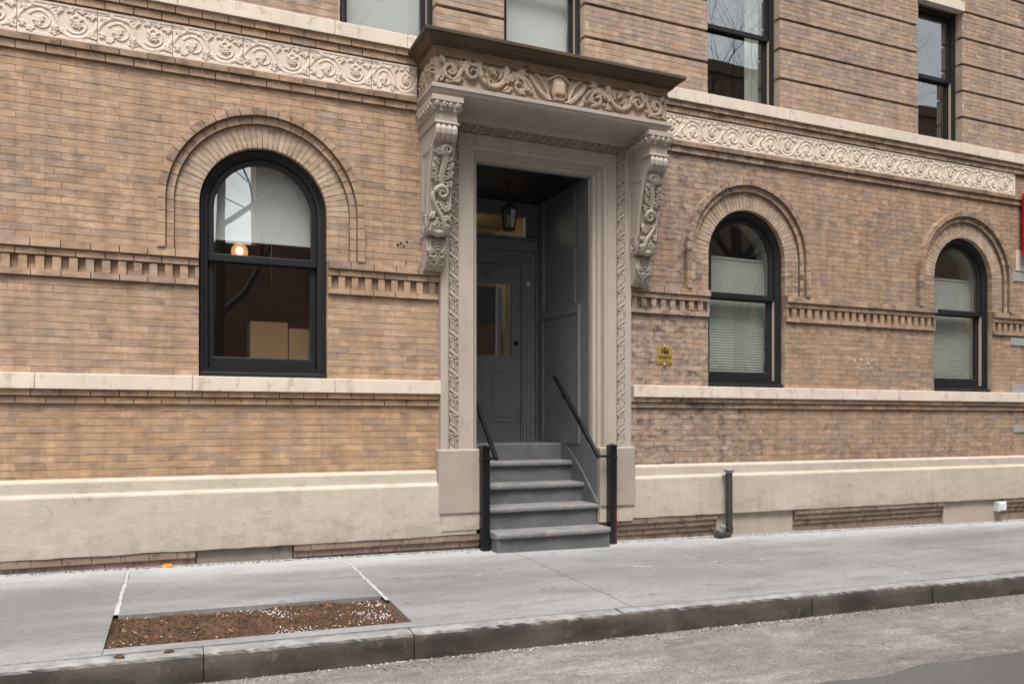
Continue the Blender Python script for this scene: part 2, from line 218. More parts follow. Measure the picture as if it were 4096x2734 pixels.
# ------------------------------------------------------------------ mesh helpers
def link(o, parent=None):
    COL.objects.link(o)
    if parent is not None:
        o.parent = parent; wl = parent['_w'] if '_w' in parent else (0, 0, 0)
        o.matrix_parent_inverse = Matrix.Translation(Vector(wl)).inverted()
    return o
def tag(o, label=None, cat=None, group=None, kind=None):
    if label: o['label'] = label
    if cat: o['category'] = cat
    if group: o['group'] = group
    if kind: o['kind'] = kind
    return o
def thing(name, loc, label, cat, group=None):
    o = bpy.data.objects.new(name, None); COL.objects.link(o); o.location = loc; o['_w'] = tuple(loc); o.empty_display_size = .1
    return tag(o, label, cat, group)
class MB:
    def __init__(s): s.v = []; s.f = []; s.t = []; s.sm = []; s.mi = []
    def add(s, vs, fs, tint=None, smooth=False, mi=0):
        b = len(s.v); s.v += [tuple(p) for p in vs]; s.t += [tint or (1, 1, 1, 0)] * len(vs)
        for f in fs: s.f.append(tuple(b + i for i in f)); s.sm.append(smooth); s.mi.append(mi)
        return s
    def box(s, x0, x1, y0, y1, z0, z1, tint=None, mi=0):
        return s.add([(x0, y0, z0), (x1, y0, z0), (x1, y1, z0), (x0, y1, z0), (x0, y0, z1), (x1, y0, z1), (x1, y1, z1), (x0, y1, z1)],
                     [(0, 1, 5, 4), (1, 2, 6, 5), (2, 3, 7, 6), (3, 0, 4, 7), (4, 5, 6, 7), (3, 2, 1, 0)], tint, mi=mi)
    def bbox(s, x0, x1, y0, y1, z0, z1, b=.01, mi=0):
        """box with chamfered front/top edges"""
        sec = [(0, z0), (0, z1 - b), (b, z1), ]
        X = [(x0 + b, x1 - b, y0, z0), (x0 + b, x1 - b, y0, z1 - b), (x0 + b, x1 - b, y0 + b, z1)]
        v = [(x0, y0 + b, z0), (x0 + b, y0, z0), (x1 - b, y0, z0), (x1, y0 + b, z0), (x1, y1, z0), (x0, y1, z0),
             (x0, y0 + b, z1 - b), (x0 + b, y0, z1 - b), (x1 - b, y0, z1 - b), (x1, y0 + b, z1 - b), (x1, y1, z1 - b), (x0, y1, z1 - b),
             (x0 + b, y0 + b, z1), (x1 - b, y0 + b, z1), (x1 - b, y1, z1), (x0 + b, y1, z1)]
        f = [(0, 1, 7, 6), (1, 2, 8, 7), (2, 3, 9, 8), (3, 4, 10, 9), (5, 0, 6, 11), (4, 5, 11, 10), (6, 7, 12), (7, 8, 13, 12), (8, 9, 13), (9, 10, 14, 13), (11, 6, 12, 15), (12, 13, 14, 15), (10, 11, 15, 14), (5, 4, 3, 2, 1, 0)]
        return s.add(v, f, mi=mi)
    def prism(s, poly, y0, y1, tint=None, mi=0):
        """poly = [(x,z)..] ccw seen from the street; front y0, back y1"""
        n = len(poly); v = [(x, y0, z) for x, z in poly] + [(x, y1, z) for x, z in poly]
        f = [tuple(range(n)), tuple(range(2 * n - 1, n - 1, -1))] + [((i + 1) % n, i, n + i, n + (i + 1) % n) for i in range(n)]
        return s.add(v, f, tint, mi=mi)
    def strip(s, polys, smooth=True, mi=0):
        """skin between consecutive polylines; own verts per strip -> sharp across, smooth along"""
        for a, b in zip(polys, polys[1:]):
            n = len(a); s.add(list(a) + list(b), [(i, i + 1, n + i + 1, n + i) for i in range(n - 1)], None, smooth, mi)
        return s
    def grid(s, G, smooth=True, mi=0, closed=False):
        ny, nx = len(G), len(G[0]); v = [tuple(p) for r in G for p in r]
        f = [(j * nx + i, j * nx + i + 1, (j + 1) * nx + i + 1, (j + 1) * nx + i) for j in range(ny - 1) for i in range(nx - 1)]
        return s.add(v, f, None, smooth, mi)
    def tube(s, pts, rads, n=10, caps=True, mi=0, square=False):
        pts = [Vector(p) for p in pts]; rings = []
        if not hasattr(rads, '__len__'): rads = [rads] * len(pts)
        up = None
        for i, p in enumerate(pts):
            d = (pts[min(i + 1, len(pts) - 1)] - pts[max(i - 1, 0)]).normalized()
            if up is None:
                up = Vector((0, 0, 1)) if abs(d.z) < .9 else Vector((1, 0, 0))
            a = d.cross(up).normalized(); bb = a.cross(d).normalized(); up = bb
            ph = math.pi / 4 if square else 0
            rings.append([p + (a * math.cos(2 * math.pi * k / n + ph) + bb * math.sin(2 * math.pi * k / n + ph)) * rads[i] for k in range(n)])
        if square:
            for r0, r1 in zip(rings, rings[1:]):
                for k in range(n): s.add([r0[k], r0[(k + 1) % n], r1[(k + 1) % n], r1[k]], [(0, 1, 2, 3)], mi=mi)
            if caps: s.add(rings[0], [tuple(range(n))[::-1]], mi=mi); s.add(rings[-1], [tuple(range(n))], mi=mi)
            return s
        v = [q for r in rings for q in r]; f = []
        for i in range(len(rings) - 1):
            for k in range(n): f.append((i * n + k, i * n + (k + 1) % n, (i + 1) * n + (k + 1) % n, (i + 1) * n + k))
        s.add(v, f, None, True, mi)
        if caps: s.add(rings[0], [tuple(range(n))[::-1]], mi=mi); s.add(rings[-1], [tuple(range(n))], mi=mi)
        return s
    def lathe(s, cx, cy, prof, n=20, mi=0):
        G = [[(cx + r * math.cos(2 * math.pi * k / n), cy + r * math.sin(2 * math.pi * k / n), z) for k in range(n + 1)] for r, z in prof]
        return s.strip(G, True, mi)
    def mesh(s, name, mats):
        me = bpy.data.meshes.new(name); me.from_pydata(s.v, [], s.f)
        if not isinstance(mats, (list, tuple)): mats = [mats]
        for m in mats: me.materials.append(MAT[m] if isinstance(m, str) else m)
        me.polygons.foreach_set('use_smooth', s.sm)
        if len(mats) > 1: me.polygons.foreach_set('material_index', s.mi)
        at = me.color_attributes.new('tint', 'FLOAT_COLOR', 'POINT')
        at.data.foreach_set('color', np.array(s.t, dtype=np.float32).ravel()); me.update(); return me
    def build(s, name, mats, parent=None):
        o = bpy.data.objects.new(name, s.mesh(name, mats)); return link(o, parent)
def inst(name, me, parent, loc, scale=None, col=None):
    o = bpy.data.objects.new(name, me); link(o, parent); o.location = loc
    if scale: o.scale = scale
    if col: o.color = col
    return o
def arch_poly(cx, zb, zs, Rr, r, y, n=28):
    h = Rr - r; return [(cx - h, y, zb)] + [(cx - h * math.cos(math.pi * k / n), y, zs + h * math.sin(math.pi * k / n)) for k in range(n + 1)] + [(cx + h, y, zb)]
def rect_poly(x0, x1, zb, zt, r, y, k=1.0): return [(x0 + r, y, zb), (x0 + r, y, zt - r * k), (x1 - r, y, zt - r * k), (x1 - r, y, zb)]
def sweep_u(mb, xl, xr, prof, dref, back=0.0, mi=0):
    """mouldings wrapping left, front, right of a projecting block; prof=(d,z), d = projection from wall"""
    polys = [[(xl - (d - dref), back, z), (xl - (d - dref), -d, z), (xr + (d - dref), -d, z), (xr + (d - dref), back, z)] for d, z in prof]
    return mb.strip(polys, False, mi)

# ------------------------------------------------------------------ carving (height fields from strokes)
def carve(W, H, nx, ny, strokes, base=None):
    U, V = np.meshgrid(np.linspace(0, W, nx), np.linspace(0, H, ny)); Z = np.zeros_like(U) if base is None else base(U, V)
    for st in strokes:
        vein = 0
        if isinstance(st, dict): vein = st.get('vein', 0); st = st['p']
        for (x0, y0, r0, h0), (x1, y1, r1, h1) in zip(st, st[1:]):
            rm = max(r0, r1); i0 = int((min(x0, x1) - rm) / W * (nx - 1)); i1 = int((max(x0, x1) + rm) / W * (nx - 1)) + 2
            j0 = int((min(y0, y1) - rm) / H * (ny - 1)); j1 = int((max(y0, y1) + rm) / H * (ny - 1)) + 2
            i0, j0 = max(i0, 0), max(j0, 0); i1, j1 = min(i1, nx), min(j1, ny)
            if i1 <= i0 or j1 <= j0: continue
            u, v = U[j0:j1, i0:i1], V[j0:j1, i0:i1]; dx, dy = x1 - x0, y1 - y0; L = dx * dx + dy * dy + 1e-12
            t = np.clip(((u - x0) * dx + (v - y0) * dy) / L, 0, 1); d = np.hypot(u - x0 - t * dx, v - y0 - t * dy)
            r = r0 + (r1 - r0) * t; q = d / r; val = (h0 + (h1 - h0) * t) * np.sqrt(np.clip(1 - q * q, 0, 1)) * (1 - vein * np.exp(-(q / .22) ** 2))
            Z[j0:j1, i0:i1] = np.maximum(Z[j0:j1, i0:i1], val)
    return U, V, Z
def cutcarve(W, H, nx, ny, cuts, top, floor=0.0):
    U, V = np.meshgrid(np.linspace(0, W, nx), np.linspace(0, H, ny)); Z = np.full_like(U, top)
    for st in cuts:
        for (x0, y0, r0, h0), (x1, y1, r1, h1) in zip(st, st[1:]):
            rm = max(r0, r1); i0 = max(int((min(x0, x1) - rm) / W * (nx - 1)), 0); i1 = min(int((max(x0, x1) + rm) / W * (nx - 1)) + 2, nx); j0 = max(int((min(y0, y1) - rm) / H * (ny - 1)), 0); j1 = min(int((max(y0, y1) + rm) / H * (ny - 1)) + 2, ny)
            if i1 <= i0 or j1 <= j0: continue
            u, v = U[j0:j1, i0:i1], V[j0:j1, i0:i1]; dx, dy = x1 - x0, y1 - y0; L = dx * dx + dy * dy + 1e-12; t = np.clip(((u - x0) * dx + (v - y0) * dy) / L, 0, 1); d = np.hypot(u - x0 - t * dx, v - y0 - t * dy); r = r0 + (r1 - r0) * t
            Z[j0:j1, i0:i1] = np.minimum(Z[j0:j1, i0:i1], top - (h0 + (h1 - h0) * t) * np.clip(1.6 * (1 - (d / r) ** 2), 0, 1))
    return U, V, np.maximum(Z, floor)
def spiral(cx, cy, r0, r1, a0, turns, w0, w1, h0, h1, n=36):
    o = []
    for k in range(n + 1):
        t = k / n; a = a0 + turns * 2 * math.pi * t; r = r0 + (r1 - r0) * t; o.append((cx + r * math.cos(a), cy + r * math.sin(a), w0 + (w1 - w0) * t, h0 + (h1 - h0) * t))
    return o
def bez(p, w0, w1, h0, h1, n=14):
    o = []
    for k in range(n + 1):
        t = k / n; u = 1 - t
        x = u ** 3 * p[0][0] + 3 * u * u * t * p[1][0] + 3 * u * t * t * p[2][0] + t ** 3 * p[3][0]; y = u ** 3 * p[0][1] + 3 * u * u * t * p[1][1] + 3 * u * t * t * p[2][1] + t ** 3 * p[3][1]
        o.append((x, y, w0 + (w1 - w0) * t, h0 + (h1 - h0) * t))
    return o
def leaf(x, y, a, L, w, h, lobes=3, curl=.5):
    S = []; pts = []
    for k in range(6):
        t = k / 5; aa = a + curl * t * t; pts.append((x, y, w * (.75 - .5 * t), h * (1 - .3 * t)))
        x += L / 5 * math.cos(aa); y += L / 5 * math.sin(aa)
    S.append({'p': pts, 'vein': .35})
    for k in range(lobes):
        i = 1 + int(k * 3.9 / max(lobes, 1)); px, py = pts[min(i, 5)][:2]; l2 = L * (.5 - .09 * k)
        for sgn in (-1, 1):
            aa = a + sgn * (.95 - .1 * k) + curl * .3; S.append([(px, py, w * .42, h * .75), (px + l2 * .6 * math.cos(aa), py + l2 * .6 * math.sin(aa), w * .4, h * .95), (px + l2 * .85 * math.cos(aa + sgn * .4), py + l2 * .85 * math.sin(aa + sgn * .4), w * .22, h * .7)])
    return S
def berries(cx, cy, r, n, br, h):
    o = []
    for k in range(n):
        a = 2.4 * k; q = r * math.sqrt((k + .3) / n); x, y = cx + q * math.cos(a), cy + q * math.sin(a); o.append([(x, y, br, h * (1.15 - .3 * k / n)), (x + 1e-4, y, br, h * (1.15 - .3 * k / n))])
    return o
def relief(mb, O, ud, vd, nd, cv, mi=0):
    U, V, Z = cv; O = np.array(O); ud, vd, nd = map(np.array, (ud, vd, nd))
    G = O + U[..., None] * ud + V[..., None] * vd + Z[..., None] * nd; return mb.grid(G.tolist(), True, mi)

# ------------------------------------------------------------------ ground
def gz(x, y): return .045 - .012 * (x - 3.5) + .028 * y
KY0, KY1 = -2.53, -2.665
def rz(x, y): return gz(x, KY1) - .165 + .018 * min(KY1 - y, 5)
def ground_sheet(poly_fn, xs, ys): return [[(x, y, poly_fn(x, y)) for x in xs] for y in ys]
xs = list(np.linspace(-40, 60, 60)); mb = MB()
mb.grid(ground_sheet(lambda x, y: rz(max(min(x, 14), -4), y), xs, list(np.linspace(-2.4, -12.2, 14))), False)
road = mb.build('road', 'road'); tag(road, 'worn salt-stained grey brown asphalt street beside the kerb', kind='structure')
mb = MB(); mb.grid(ground_sheet(lambda x, y: rz(max(min(x, 14), -4), -12) + .1, xs, [-12.0, -16.0, -60.0]), False)
tag(mb.build('far_pavement', 'concrete'), 'concrete pavement across the street', kind='structure')
mb = MB(); pts = [(x, -4.0 + .03 * math.sin(x * 3.1) + .02 * math.sin(x * 7.7)) for x in np.linspace(1, 14, 70)]
mb.grid([[(x, y + random.uniform(-.012, .012), rz(x, y) + .005) for x, y in pts], [(x, y - 3.5, rz(x, y - 3.5) + .005) for x, y in pts]], False)
tag(mb.build('road_patch', 'asphalt_new'), 'darker asphalt patch strip in the street', kind='structure')
# sidewalk slabs
sidewalk = bpy.data.objects.new('sidewalk', None); COL.objects.link(sidewalk); sidewalk['_w'] = (0, 0, 0); tag(sidewalk, 'grey concrete sidewalk in front of the building', kind='structure')
def slab(x0, x1, y0, y1, name='slab', th=.16, sk=.03, m='concrete', dz=0.0, gap=.004):
    mb = MB(); nx = max(2, int((x1 - x0) / .35)); ny = max(2, int((y0 - y1) / .35))
    def sx(x, y): return x + sk * y * .5
    top = [[(sx(x, y), y, gz(x, y) + dz) for x in np.linspace(x0 + gap, x1 - gap, nx)] for y in np.linspace(y0, y1, ny)]
    mb.grid(top, False)
    ring = top[0] + [r[-1] for r in top[1:]] + top[-1][::-1][1:] + [r[0] for r in top[::-1][1:]]
    mb.strip([ring, [(p[0], p[1], p[2] - th) for p in ring]], False)
    return mb.build(name, m, sidewalk)
SX = [-4.2, -.27, 1.5, 3.12, 4.75, 6.28, 7.85, 9.4, 10.95, 12.6, 14.5]
slab(-4.2, -.281, .3, KY0); slab(-.259, 1.489, .3, -1.66); slab(-.285, 1.52, -2.42, KY0 + .002, dz=.003, m='concrete', name='kerb_strip')
slab(1.511, 3.12, .3, KY0)
for a, b in zip(SX[3:], SX[4:]): slab(a, b, .3, KY0, gap=.0025)
for xj, y0, y1 in ((-.27, -.1, -1.65), (1.5, -.1, -1.8)):
    mb = MB(); G = []
    for y in np.linspace(y0, y1, 26):
        wd = .011 + random.uniform(0, .005); x = xj + .015 * y + random.uniform(-.003, .003); G.append([(x - wd, y, gz(x, y) + .001), (x, y, gz(x, y) + .0025), (x + wd, y, gz(x, y) + .001)])
    mb.grid(G, True); mb.build('joint_filler', 'sealant', sidewalk)
# kerb
kerb = bpy.data.objects.new('kerb', None); COL.objects.link(kerb); kerb['_w'] = (0, 0, 0); tag(kerb, 'grimy granite kerb along the street', kind='structure')
KX = [-4.2, -2.6, -1.15, .2, 1.42, 2.93, 4.62, 5.93, 7.6, 9.3, 11.0, 12.8, 14.5]
for a, b in zip(KX, KX[1:]):
    mb = MB(); n = 40; ch = [max(0, random.gauss(-.6, .6)) for _ in range(40)]; dz = random.uniform(-.006, .006); dy = random.uniform(-.008, .008); polys = []
    for (oy, oz) in ((0, -.02), (0, 0), (-.05, .002), (-.10, -.002), (-.122, -.006), (-.134, -.02), (-.138, -.07), (-.142, -.24)):
        row = []
        for xi, x in enumerate(np.linspace(a + .003, b - .003, n)):
            e = .008 if xi in (0, n - 1) else .014 * min(ch[xi], 1) * (-.135 < oy < -.09)
            row.append((x, KY0 + oy + (dy + random.uniform(-.004, .004)) * (oy < -.09) + e * (oy < -.09), gz(x, KY0) + oz + dz * (oz > -.03) + random.uniform(-.0025, .0025) - e * (oy < 0 and oz > -.03)))
        polys.append(row)
    mb.grid(polys, True)
    for e in (0, -1): mb.add([r[e] for r in polys] + [(polys[0][e][0], KY0, polys[-1][e][2])], [tuple(range(len(polys) + 1))])
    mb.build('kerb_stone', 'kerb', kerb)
# tree pit
def hn(x, y): return .5 * math.sin(x * 7.1 + 2 * math.sin(y * 5)) * math.sin(y * 9.3 + x * 2) + .3 * math.sin(x * 19 + y * 23)
def pz(x, y): return gz(x, y) - .028 + .014 * hn(x, y) - .075 * math.exp(-((x - .25) / .28) ** 2 - ((y + 2.02) / .1) ** 2)
mb = MB(); mb.grid([[(x + .015 * y, y, pz(x, y) + random.uniform(-.006, .006)) for x in np.linspace(-.3, 1.54, 120)] for y in np.linspace(-1.62, -2.45, 60)], True)
tag(mb.build('tree_pit_soil', 'soil'), 'bare brown earth bed set in the sidewalk', kind='structure')
def scatter(n, fn, size, cols, flat=.35):
    mb = MB()
    for _ in range(n):
        x, y, z = fn(); s = size * random.uniform(.5, 1.5); c = random.choice(cols); a = random.uniform(0, 6.28); ca, sa = math.cos(a), math.sin(a); l, wd = s * random.uniform(.8, 1.8), s * random.uniform(.4, .9); t = s * flat; tl = random.uniform(-.5, .5) * s
        v = [(x + ca * l * u - sa * wd * q, y + sa * l * u + ca * wd * q, z + tl * u + t * k) for k in (0, 1) for u, q in ((-.5, -.4), (.5, -.5), (.4, .5), (-.5, .4))]
        mb.add(v, [(0, 1, 5, 4), (1, 2, 6, 5), (2, 3, 7, 6), (3, 0, 4, 7), (4, 5, 6, 7)], (*c, 0))
    return mb
def inpit():
    x, y = random.uniform(-.27, 1.46) + random.gauss(0, .012), random.uniform(-1.68, -2.41) + random.gauss(0, .012); return x + .015 * y, y, pz(x, y)
tag(scatter(7500, inpit, .0078, [(.09, .04, .02), (.055, .027, .015), (.12, .055, .026), (.04, .022, .014), (.17, .085, .04), (.065, .042, .02), (.03, .018, .012), (.045, .024, .014), (.14, .06, .026)]).build('mulch', 'mulch'), 'brown wood mulch and twigs in the tree pit', 'mulch', kind='stuff')
tag(scatter(60, inpit, .02, [(.3, .14, .07), (.25, .17, .11), (.34, .22, .14), (.2, .1, .05)], .2).build('dead_leaves', 'mulch'), 'scattered dead leaf scraps on the mulch bed', 'leaves', kind='stuff')
def insalt():
    while True:
        x, y, z = inpit(); q = .5 + .5 * math.sin(x * 5.3 + 4 * y) * math.cos(y * 11 + x) + (x - .6) * .35 + .6 * math.exp(-((x - .72) / .12) ** 2) + .5 * math.exp(-((x - 1.33) / .14) ** 2 - ((y + 1.95) / .25) ** 2)
        if random.random() * 3.2 < q ** 4: return x, y, z + .008
def octa(n, fn, size):
    mb = MB()
    for _ in range(n):
        x, y, z = fn(); s = size * random.uniform(.45, 1.5); v = [(x + dx * s * random.uniform(.7, 1.2), y + dy * s * random.uniform(.7, 1.2), z + dz * s * .8) for dx, dy, dz in ((1, 0, 0), (0, 1, 0), (-1, 0, 0), (0, -1, 0), (0, 0, 1), (0, 0, -1))]
        mb.add(v, [(0, 1, 4), (1, 2, 4), (2, 3, 4), (3, 0, 4), (1, 0, 5), (2, 1, 5), (3, 2, 5), (0, 3, 5)])
    return mb
tag(octa(420, insalt, .0038).build('salt_pellets', 'salt'), 'white road salt pellets strewn over the mulch bed', 'salt', kind='stuff')
def ingutter():
    x = random.choice([random.uniform(.6, 9.5), random.gauss(2.2, .35), random.gauss(4.2, .4), random.gauss(1.3, .15)]); y = KY1 - abs(random.gauss(0, .03)) - .008 - .02 * math.sin(x * 3); return x, y, rz(x, y) + .003
tag(octa(230, ingutter, .0042).build('gutter_salt', 'salt'), 'white salt crumbs gathered along the gutter', 'salt', kind='stuff')
mb = MB()
for (x, y, L_, wd, an) in ((3.95, -1.28, .16, .03, -.3), (4.75, -1.3, .22, .02, .1), (5.0, -1.34, .3, .018, -.1), (5.3, -1.36, .2, .02, .2), (6.1, -2.25, .2, .02, .5), (7.4, -1.5, .35, .014, -.25), (4.45, -.75, .08, .012, 0), (3.2, -1.9, .35, .006, .4), (5.9, -2.1, .5, .006, -1.0), (6.8, -1.9, .6, .006, -1.1), (2.4, -1.2, .06, .012, .5), (6.5, -.8, .1, .012, .3)):
    for k in range(7):
        t = (k - 3) / 3; px_, py_ = x + math.cos(an) * L_ / 2 * t + random.gauss(0, .012), y + math.sin(an) * L_ / 2 * t + random.gauss(0, wd * .4); r_ = wd * random.uniform(.35, 1.1) * (1.1 - abs(t) * .6); pts = [(px_ + r_ * random.uniform(1, 2.4) * math.cos(a), py_ + r_ * random.uniform(.5, .9) * math.sin(a)) for a in np.linspace(0, 6.28, 11)[:-1]]
        mb.add([(u, v, gz(u, v) + .0015) for u, v in pts], [tuple(range(10))])
tag(mb.build('salt_smears', 'saltsmear'), 'faint white salt smears dried on the sidewalk', 'salt', kind='stuff')
# bits lying on the kerb
for (x, y, s, lab) in ((-.23, -2.6, .026, 'larger brown clod of dirt on the kerb top'), (.02, -2.595, .019, 'smaller brown clod of dirt on the kerb top')):
    mb = MB(); G = []; ph = random.uniform(0, 6)
    for q, hz in ((1.0, -.004), (.95, .004), (.7, .011), (.35, .015), (.02, .016)):
        G.append([(x + s * q * (1.25 + .35 * math.sin(2 * t + ph) + .2 * math.sin(5 * t)) * math.cos(t), y + s * q * (.75 + .2 * math.sin(3 * t + ph)) * math.sin(t), gz(x, KY0) + hz + .003 * math.sin(4 * t)) for t in np.linspace(0, 2 * math.pi, 13)])
    mb.grid(G); tag(mb.build('dirt_clod', 'soil'), lab, 'dirt', 'dirt clods on the kerb')
def wallfoot():
    x = random.choice([random.uniform(-2.2, 2.8), random.uniform(4.4, 11)]); y = -.112 - abs(random.gauss(0, .022)); return x, y, gz(x, y) + .0005
tag(scatter(1500, wallfoot, .008, [(.06, .05, .04), (.1, .085, .07), (.15, .13, .11), (.04, .035, .03)], .4).build('wall_foot_grit', 'mulch'), 'dark grit gathered along the foot of the wall', 'grit', kind='stuff')
def gutgrit():
    x = random.uniform(-1, 11); y = KY1 - .01 - abs(random.gauss(0, .09)); return x, y, rz(x, y) + .001
tag(scatter(2600, gutgrit, .007, [(.3, .26, .22), (.2, .17, .14), (.42, .38, .34), (.1, .08, .07), (.35, .28, .2)], .5).build('gutter_grit', 'mulch'), 'loose grit and pebbles along the gutter', 'grit', kind='stuff')
# ------------------------------------------------------------------ the building
B = thing('brick_building', (3.5, .4, 0), 'buff brick apartment building with arched windows and carved stone doorway', 'building')
XL, XR, ZT = -2.6, 12.6, 8.0
CH, ST = .0598, .2145
WINS = [(.822, .55), (6.19, .55), (9.77, .55)]; ZS, ZW0 = 3.193, 1.697
UW = [(1.488, 2.417), (3.138, 4.058), (5.63, 6.665), (8.93, 9.745)]; UZ0, UZ1 = 4.965, 6.74
PXL, PXR, PXC = 2.50, 4.53, 3.515
zA0, zA1 = 1.570, 1.695
def blocked(z, kind):
    """x intervals where the wall has openings at height z; kind 'hole' or 'brick' (brick also stops at the arch rings)"""
    o = []
    for cx, r in WINS:
        if ZW0 - .002 <= z < ZS + .9:
            rr = (.80 if kind == 'brick' and z > 2.7775 else .552 if kind == 'brick' else .565)
            if kind == 'brick' and z > 2.7775: rr = .845
            if kind == 'hole': rr = 0.60 if z > 2.7775 else .553
            if z <= ZS: o.append((cx - rr, cx + rr))
            elif z - ZS < rr: h = math.sqrt(rr * rr - (z - ZS) ** 2); o.append((cx - h, cx + h))
    for a, b in UW:
        if UZ0 - .002 <= z < UZ1: o.append((a, b))
    if z < 4.62: o.append((PXL, PXR))
    return o
def free(z0, z1, kind):
    """list of (xl_bottom, xl_top, xr_bottom, xr_top) spans"""
    eps = .002; b0, b1 = blocked(z0 + eps, kind), blocked(z1 - eps, kind)
    def match(iv, lst):
        c = (iv[0] + iv[1]) / 2
        for j in lst:
            if j[0] - .01 <= c <= j[1] + .01: return j
        return (c, c)
    base = b0 if len(b0) >= len(b1) else b1; other = b1 if base is b0 else b0
    iv = sorted([(i, match(i, other)) if base is b0 else (match(i, other), i) for i in base], key=lambda p: min(p[0][0], p[1][0]))
    spans = []; l0 = l1 = XL
    for p, q in iv: spans.append((l0, l1, p[0], q[0])); l0, l1 = p[1], q[1]
    spans.append((l0, l1, XR, XR)); return spans
def tint(x, z, dark=0.0):
    r = random.random(); up = z > 4.9
    tan = [(.49, .335, .21), (.46, .31, .19), (.52, .365, .235), (.42, .28, .175), (.48, .34, .22)]
    mauve = [(.34, .27, .225), (.30, .245, .215), (.37, .295, .245), (.26, .21, .185)]
    orange = [(.54, .33, .175), (.56, .36, .2)]
    cl = .5 + .5 * math.sin(x * 1.7 + 1.3 * math.sin(z * 2.9 + x * .6)) * math.sin(z * 3.7 + 1.1 * math.sin(x * 2.3)); pm = .04 + .5 * cl ** 2; po = .05; al = random.random() ** 2 * .45
    if up: pm, po = pm + .2, .02; al *= .5
    elif x > 4.4: pm, po = pm + (.1 if x < 6.4 else .0), .03; al = random.random() * (1.0 if x < 6.3 else .5)
    if z < 1.5 and x < 2.6: pm, po = .18, .14; al *= .5
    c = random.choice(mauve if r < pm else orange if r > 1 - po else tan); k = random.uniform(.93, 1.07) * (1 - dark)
    m0 = (.415, .31, .235) if up else (.37, .262, .18) if x > 4.4 else (.43, .285, .168) if z < 1.6 else (.43, .302, .2)
    c = tuple(a * .4 + b * .6 for a, b in zip(c, m0))
    if 4.4 < x < 6.4 and z < 4.3 and random.random() < .75 - .35 * max(0, x - 5): c = tuple(a * .45 + b * .55 for a, b in zip(c, (.43, .335, .275))); al = random.uniform(.3, 1)
    if x > 6.5: k *= .96
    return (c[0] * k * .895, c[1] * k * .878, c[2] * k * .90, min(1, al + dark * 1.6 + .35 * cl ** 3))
F = 3229.0
def vtint(x):
    k = random.uniform(.93, 1.05) * (.93 if x < 4 else .86); q = random.random() < .15; c = (.41, .315, .25) if q else (.465, .345, .25); return (c[0] * k, c[1] * k, c[2] * k, random.random() ** 3 * .5)
def pxarea(x, y, z, w_, h_):
    a = math.atan2(x, y - CAMY); r = math.hypot(x, y - CAMY); Z = r * math.cos(a - YAW); px = 2048 + F * math.tan(a - YAW); py = 1683 - F * (z - CAMZ) / Z
    if not (10 < px < 4086 and 10 < py < 2724): return 0
    return (w_ * F / Z * math.cos(a) / max(.3, math.cos(a - YAW)) if True else 0) * h_ * F / Z
rows = []      # (z0,z1,yface,header,dark)
def fill(za, zb, n=None, y=0.0, head_at=(4,)):
    n = n or round((zb - za) / CH); h = (zb - za) / n
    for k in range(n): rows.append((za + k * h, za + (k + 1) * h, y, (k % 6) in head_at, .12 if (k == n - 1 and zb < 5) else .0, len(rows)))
fill(zA0 - .12 - 11 * .0598, zA0 - .12, 11, 0, (3,))
fill(zA1, 2.472, 13, 0, (5,)); fill(2.777, 4.275, 25, 0, (3,))
GRV = [5.342, 5.693, 6.045, 6.395, 6.747, 7.1, 7.45, 7.8]
zc = 4.965
for g in GRV: fill(zc, g - .006, 6, 0, (2,)); zc = g + .024
J = .0044
cand = []      # wall bricks
def lay(row, kind='brick', shift=None, depth=.035):
    z0, z1, y, head, dark, idx = row; out = []
    L = ST / 2 if head else ST; off = (idx % 2) * ST / 2 + (ST / 4 if head else 0) + random.uniform(-.004, .004)
    for s in free(z0, z1, kind):
        x = math.floor((min(s[0], s[1]) - XL) / L) * L + XL - L + off; end = max(s[2], s[3])
        while x < end:
            a0, a1 = max(x, s[0]), max(x, s[1]); b0, b1 = min(x + L, s[2]), min(x + L, s[3])
            if b0 - a0 > .012 or b1 - a1 > .012:
                out.append((a0 + J / 2, a1 + J / 2, max(b0 - J / 2, a0 + J / 2), max(b1 - J / 2, a1 + J / 2), a0 == s[0] or a1 == s[1] or b0 == s[2] or b1 == s[3]))
            x += L
    return out
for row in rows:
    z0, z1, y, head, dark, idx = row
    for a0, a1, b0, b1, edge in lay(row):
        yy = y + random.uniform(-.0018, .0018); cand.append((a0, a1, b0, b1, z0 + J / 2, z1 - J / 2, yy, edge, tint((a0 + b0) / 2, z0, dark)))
sc_ = [(pxarea((c[0] + c[2]) / 2, 0, c[4], min(c[2] - c[0], c[3] - c[1]), c[5] - c[4]) if not c[7] and abs(c[0] - c[1]) < 1e-6 and abs(c[2] - c[3]) < 1e-6 else 0, i) for i, c in enumerate(cand)]
big = set(i for a, i in sorted(sc_, reverse=True)[:300])
# mortar backing with the openings left free
mb = MB()
allrows = rows + [(zA0 - .12, zA1, 0, 0, 0, 0), (2.472, 2.533, 0, 0, 0, 0), (2.533, 2.640, .034, 0, 0, 0), (2.640, 2.777, 0, 0, 0, 0), (4.275, 4.965, 0, 0, 0, 0), (-.4, .80, 0, 0, 0, 0)] + [(g - .008, g + .033, .06, 0, 0, 0) for g in GRV]
for z0, z1, y, *_ in allrows:
    if z0 > 4.97 and any(abs(z0 - g - .024) < .002 for g in GRV): z0 += .007
    for s in free(z0, z1, 'hole'):
        if s[2] > s[0] or s[3] > s[1]: mb.prism([(s[0], z0), (s[2], z0), (s[3], z1), (s[1], z1)], y + .0035, y + .19, mi=1 if y == .06 else 0)
wall = mb.build('wall', ['mortar', 'archmortar'], B); wall['_w'] = (0, 0, 0)
def sub(o): o['_w'] = (0, 0, 0); return o
cache = {}; mb = MB()
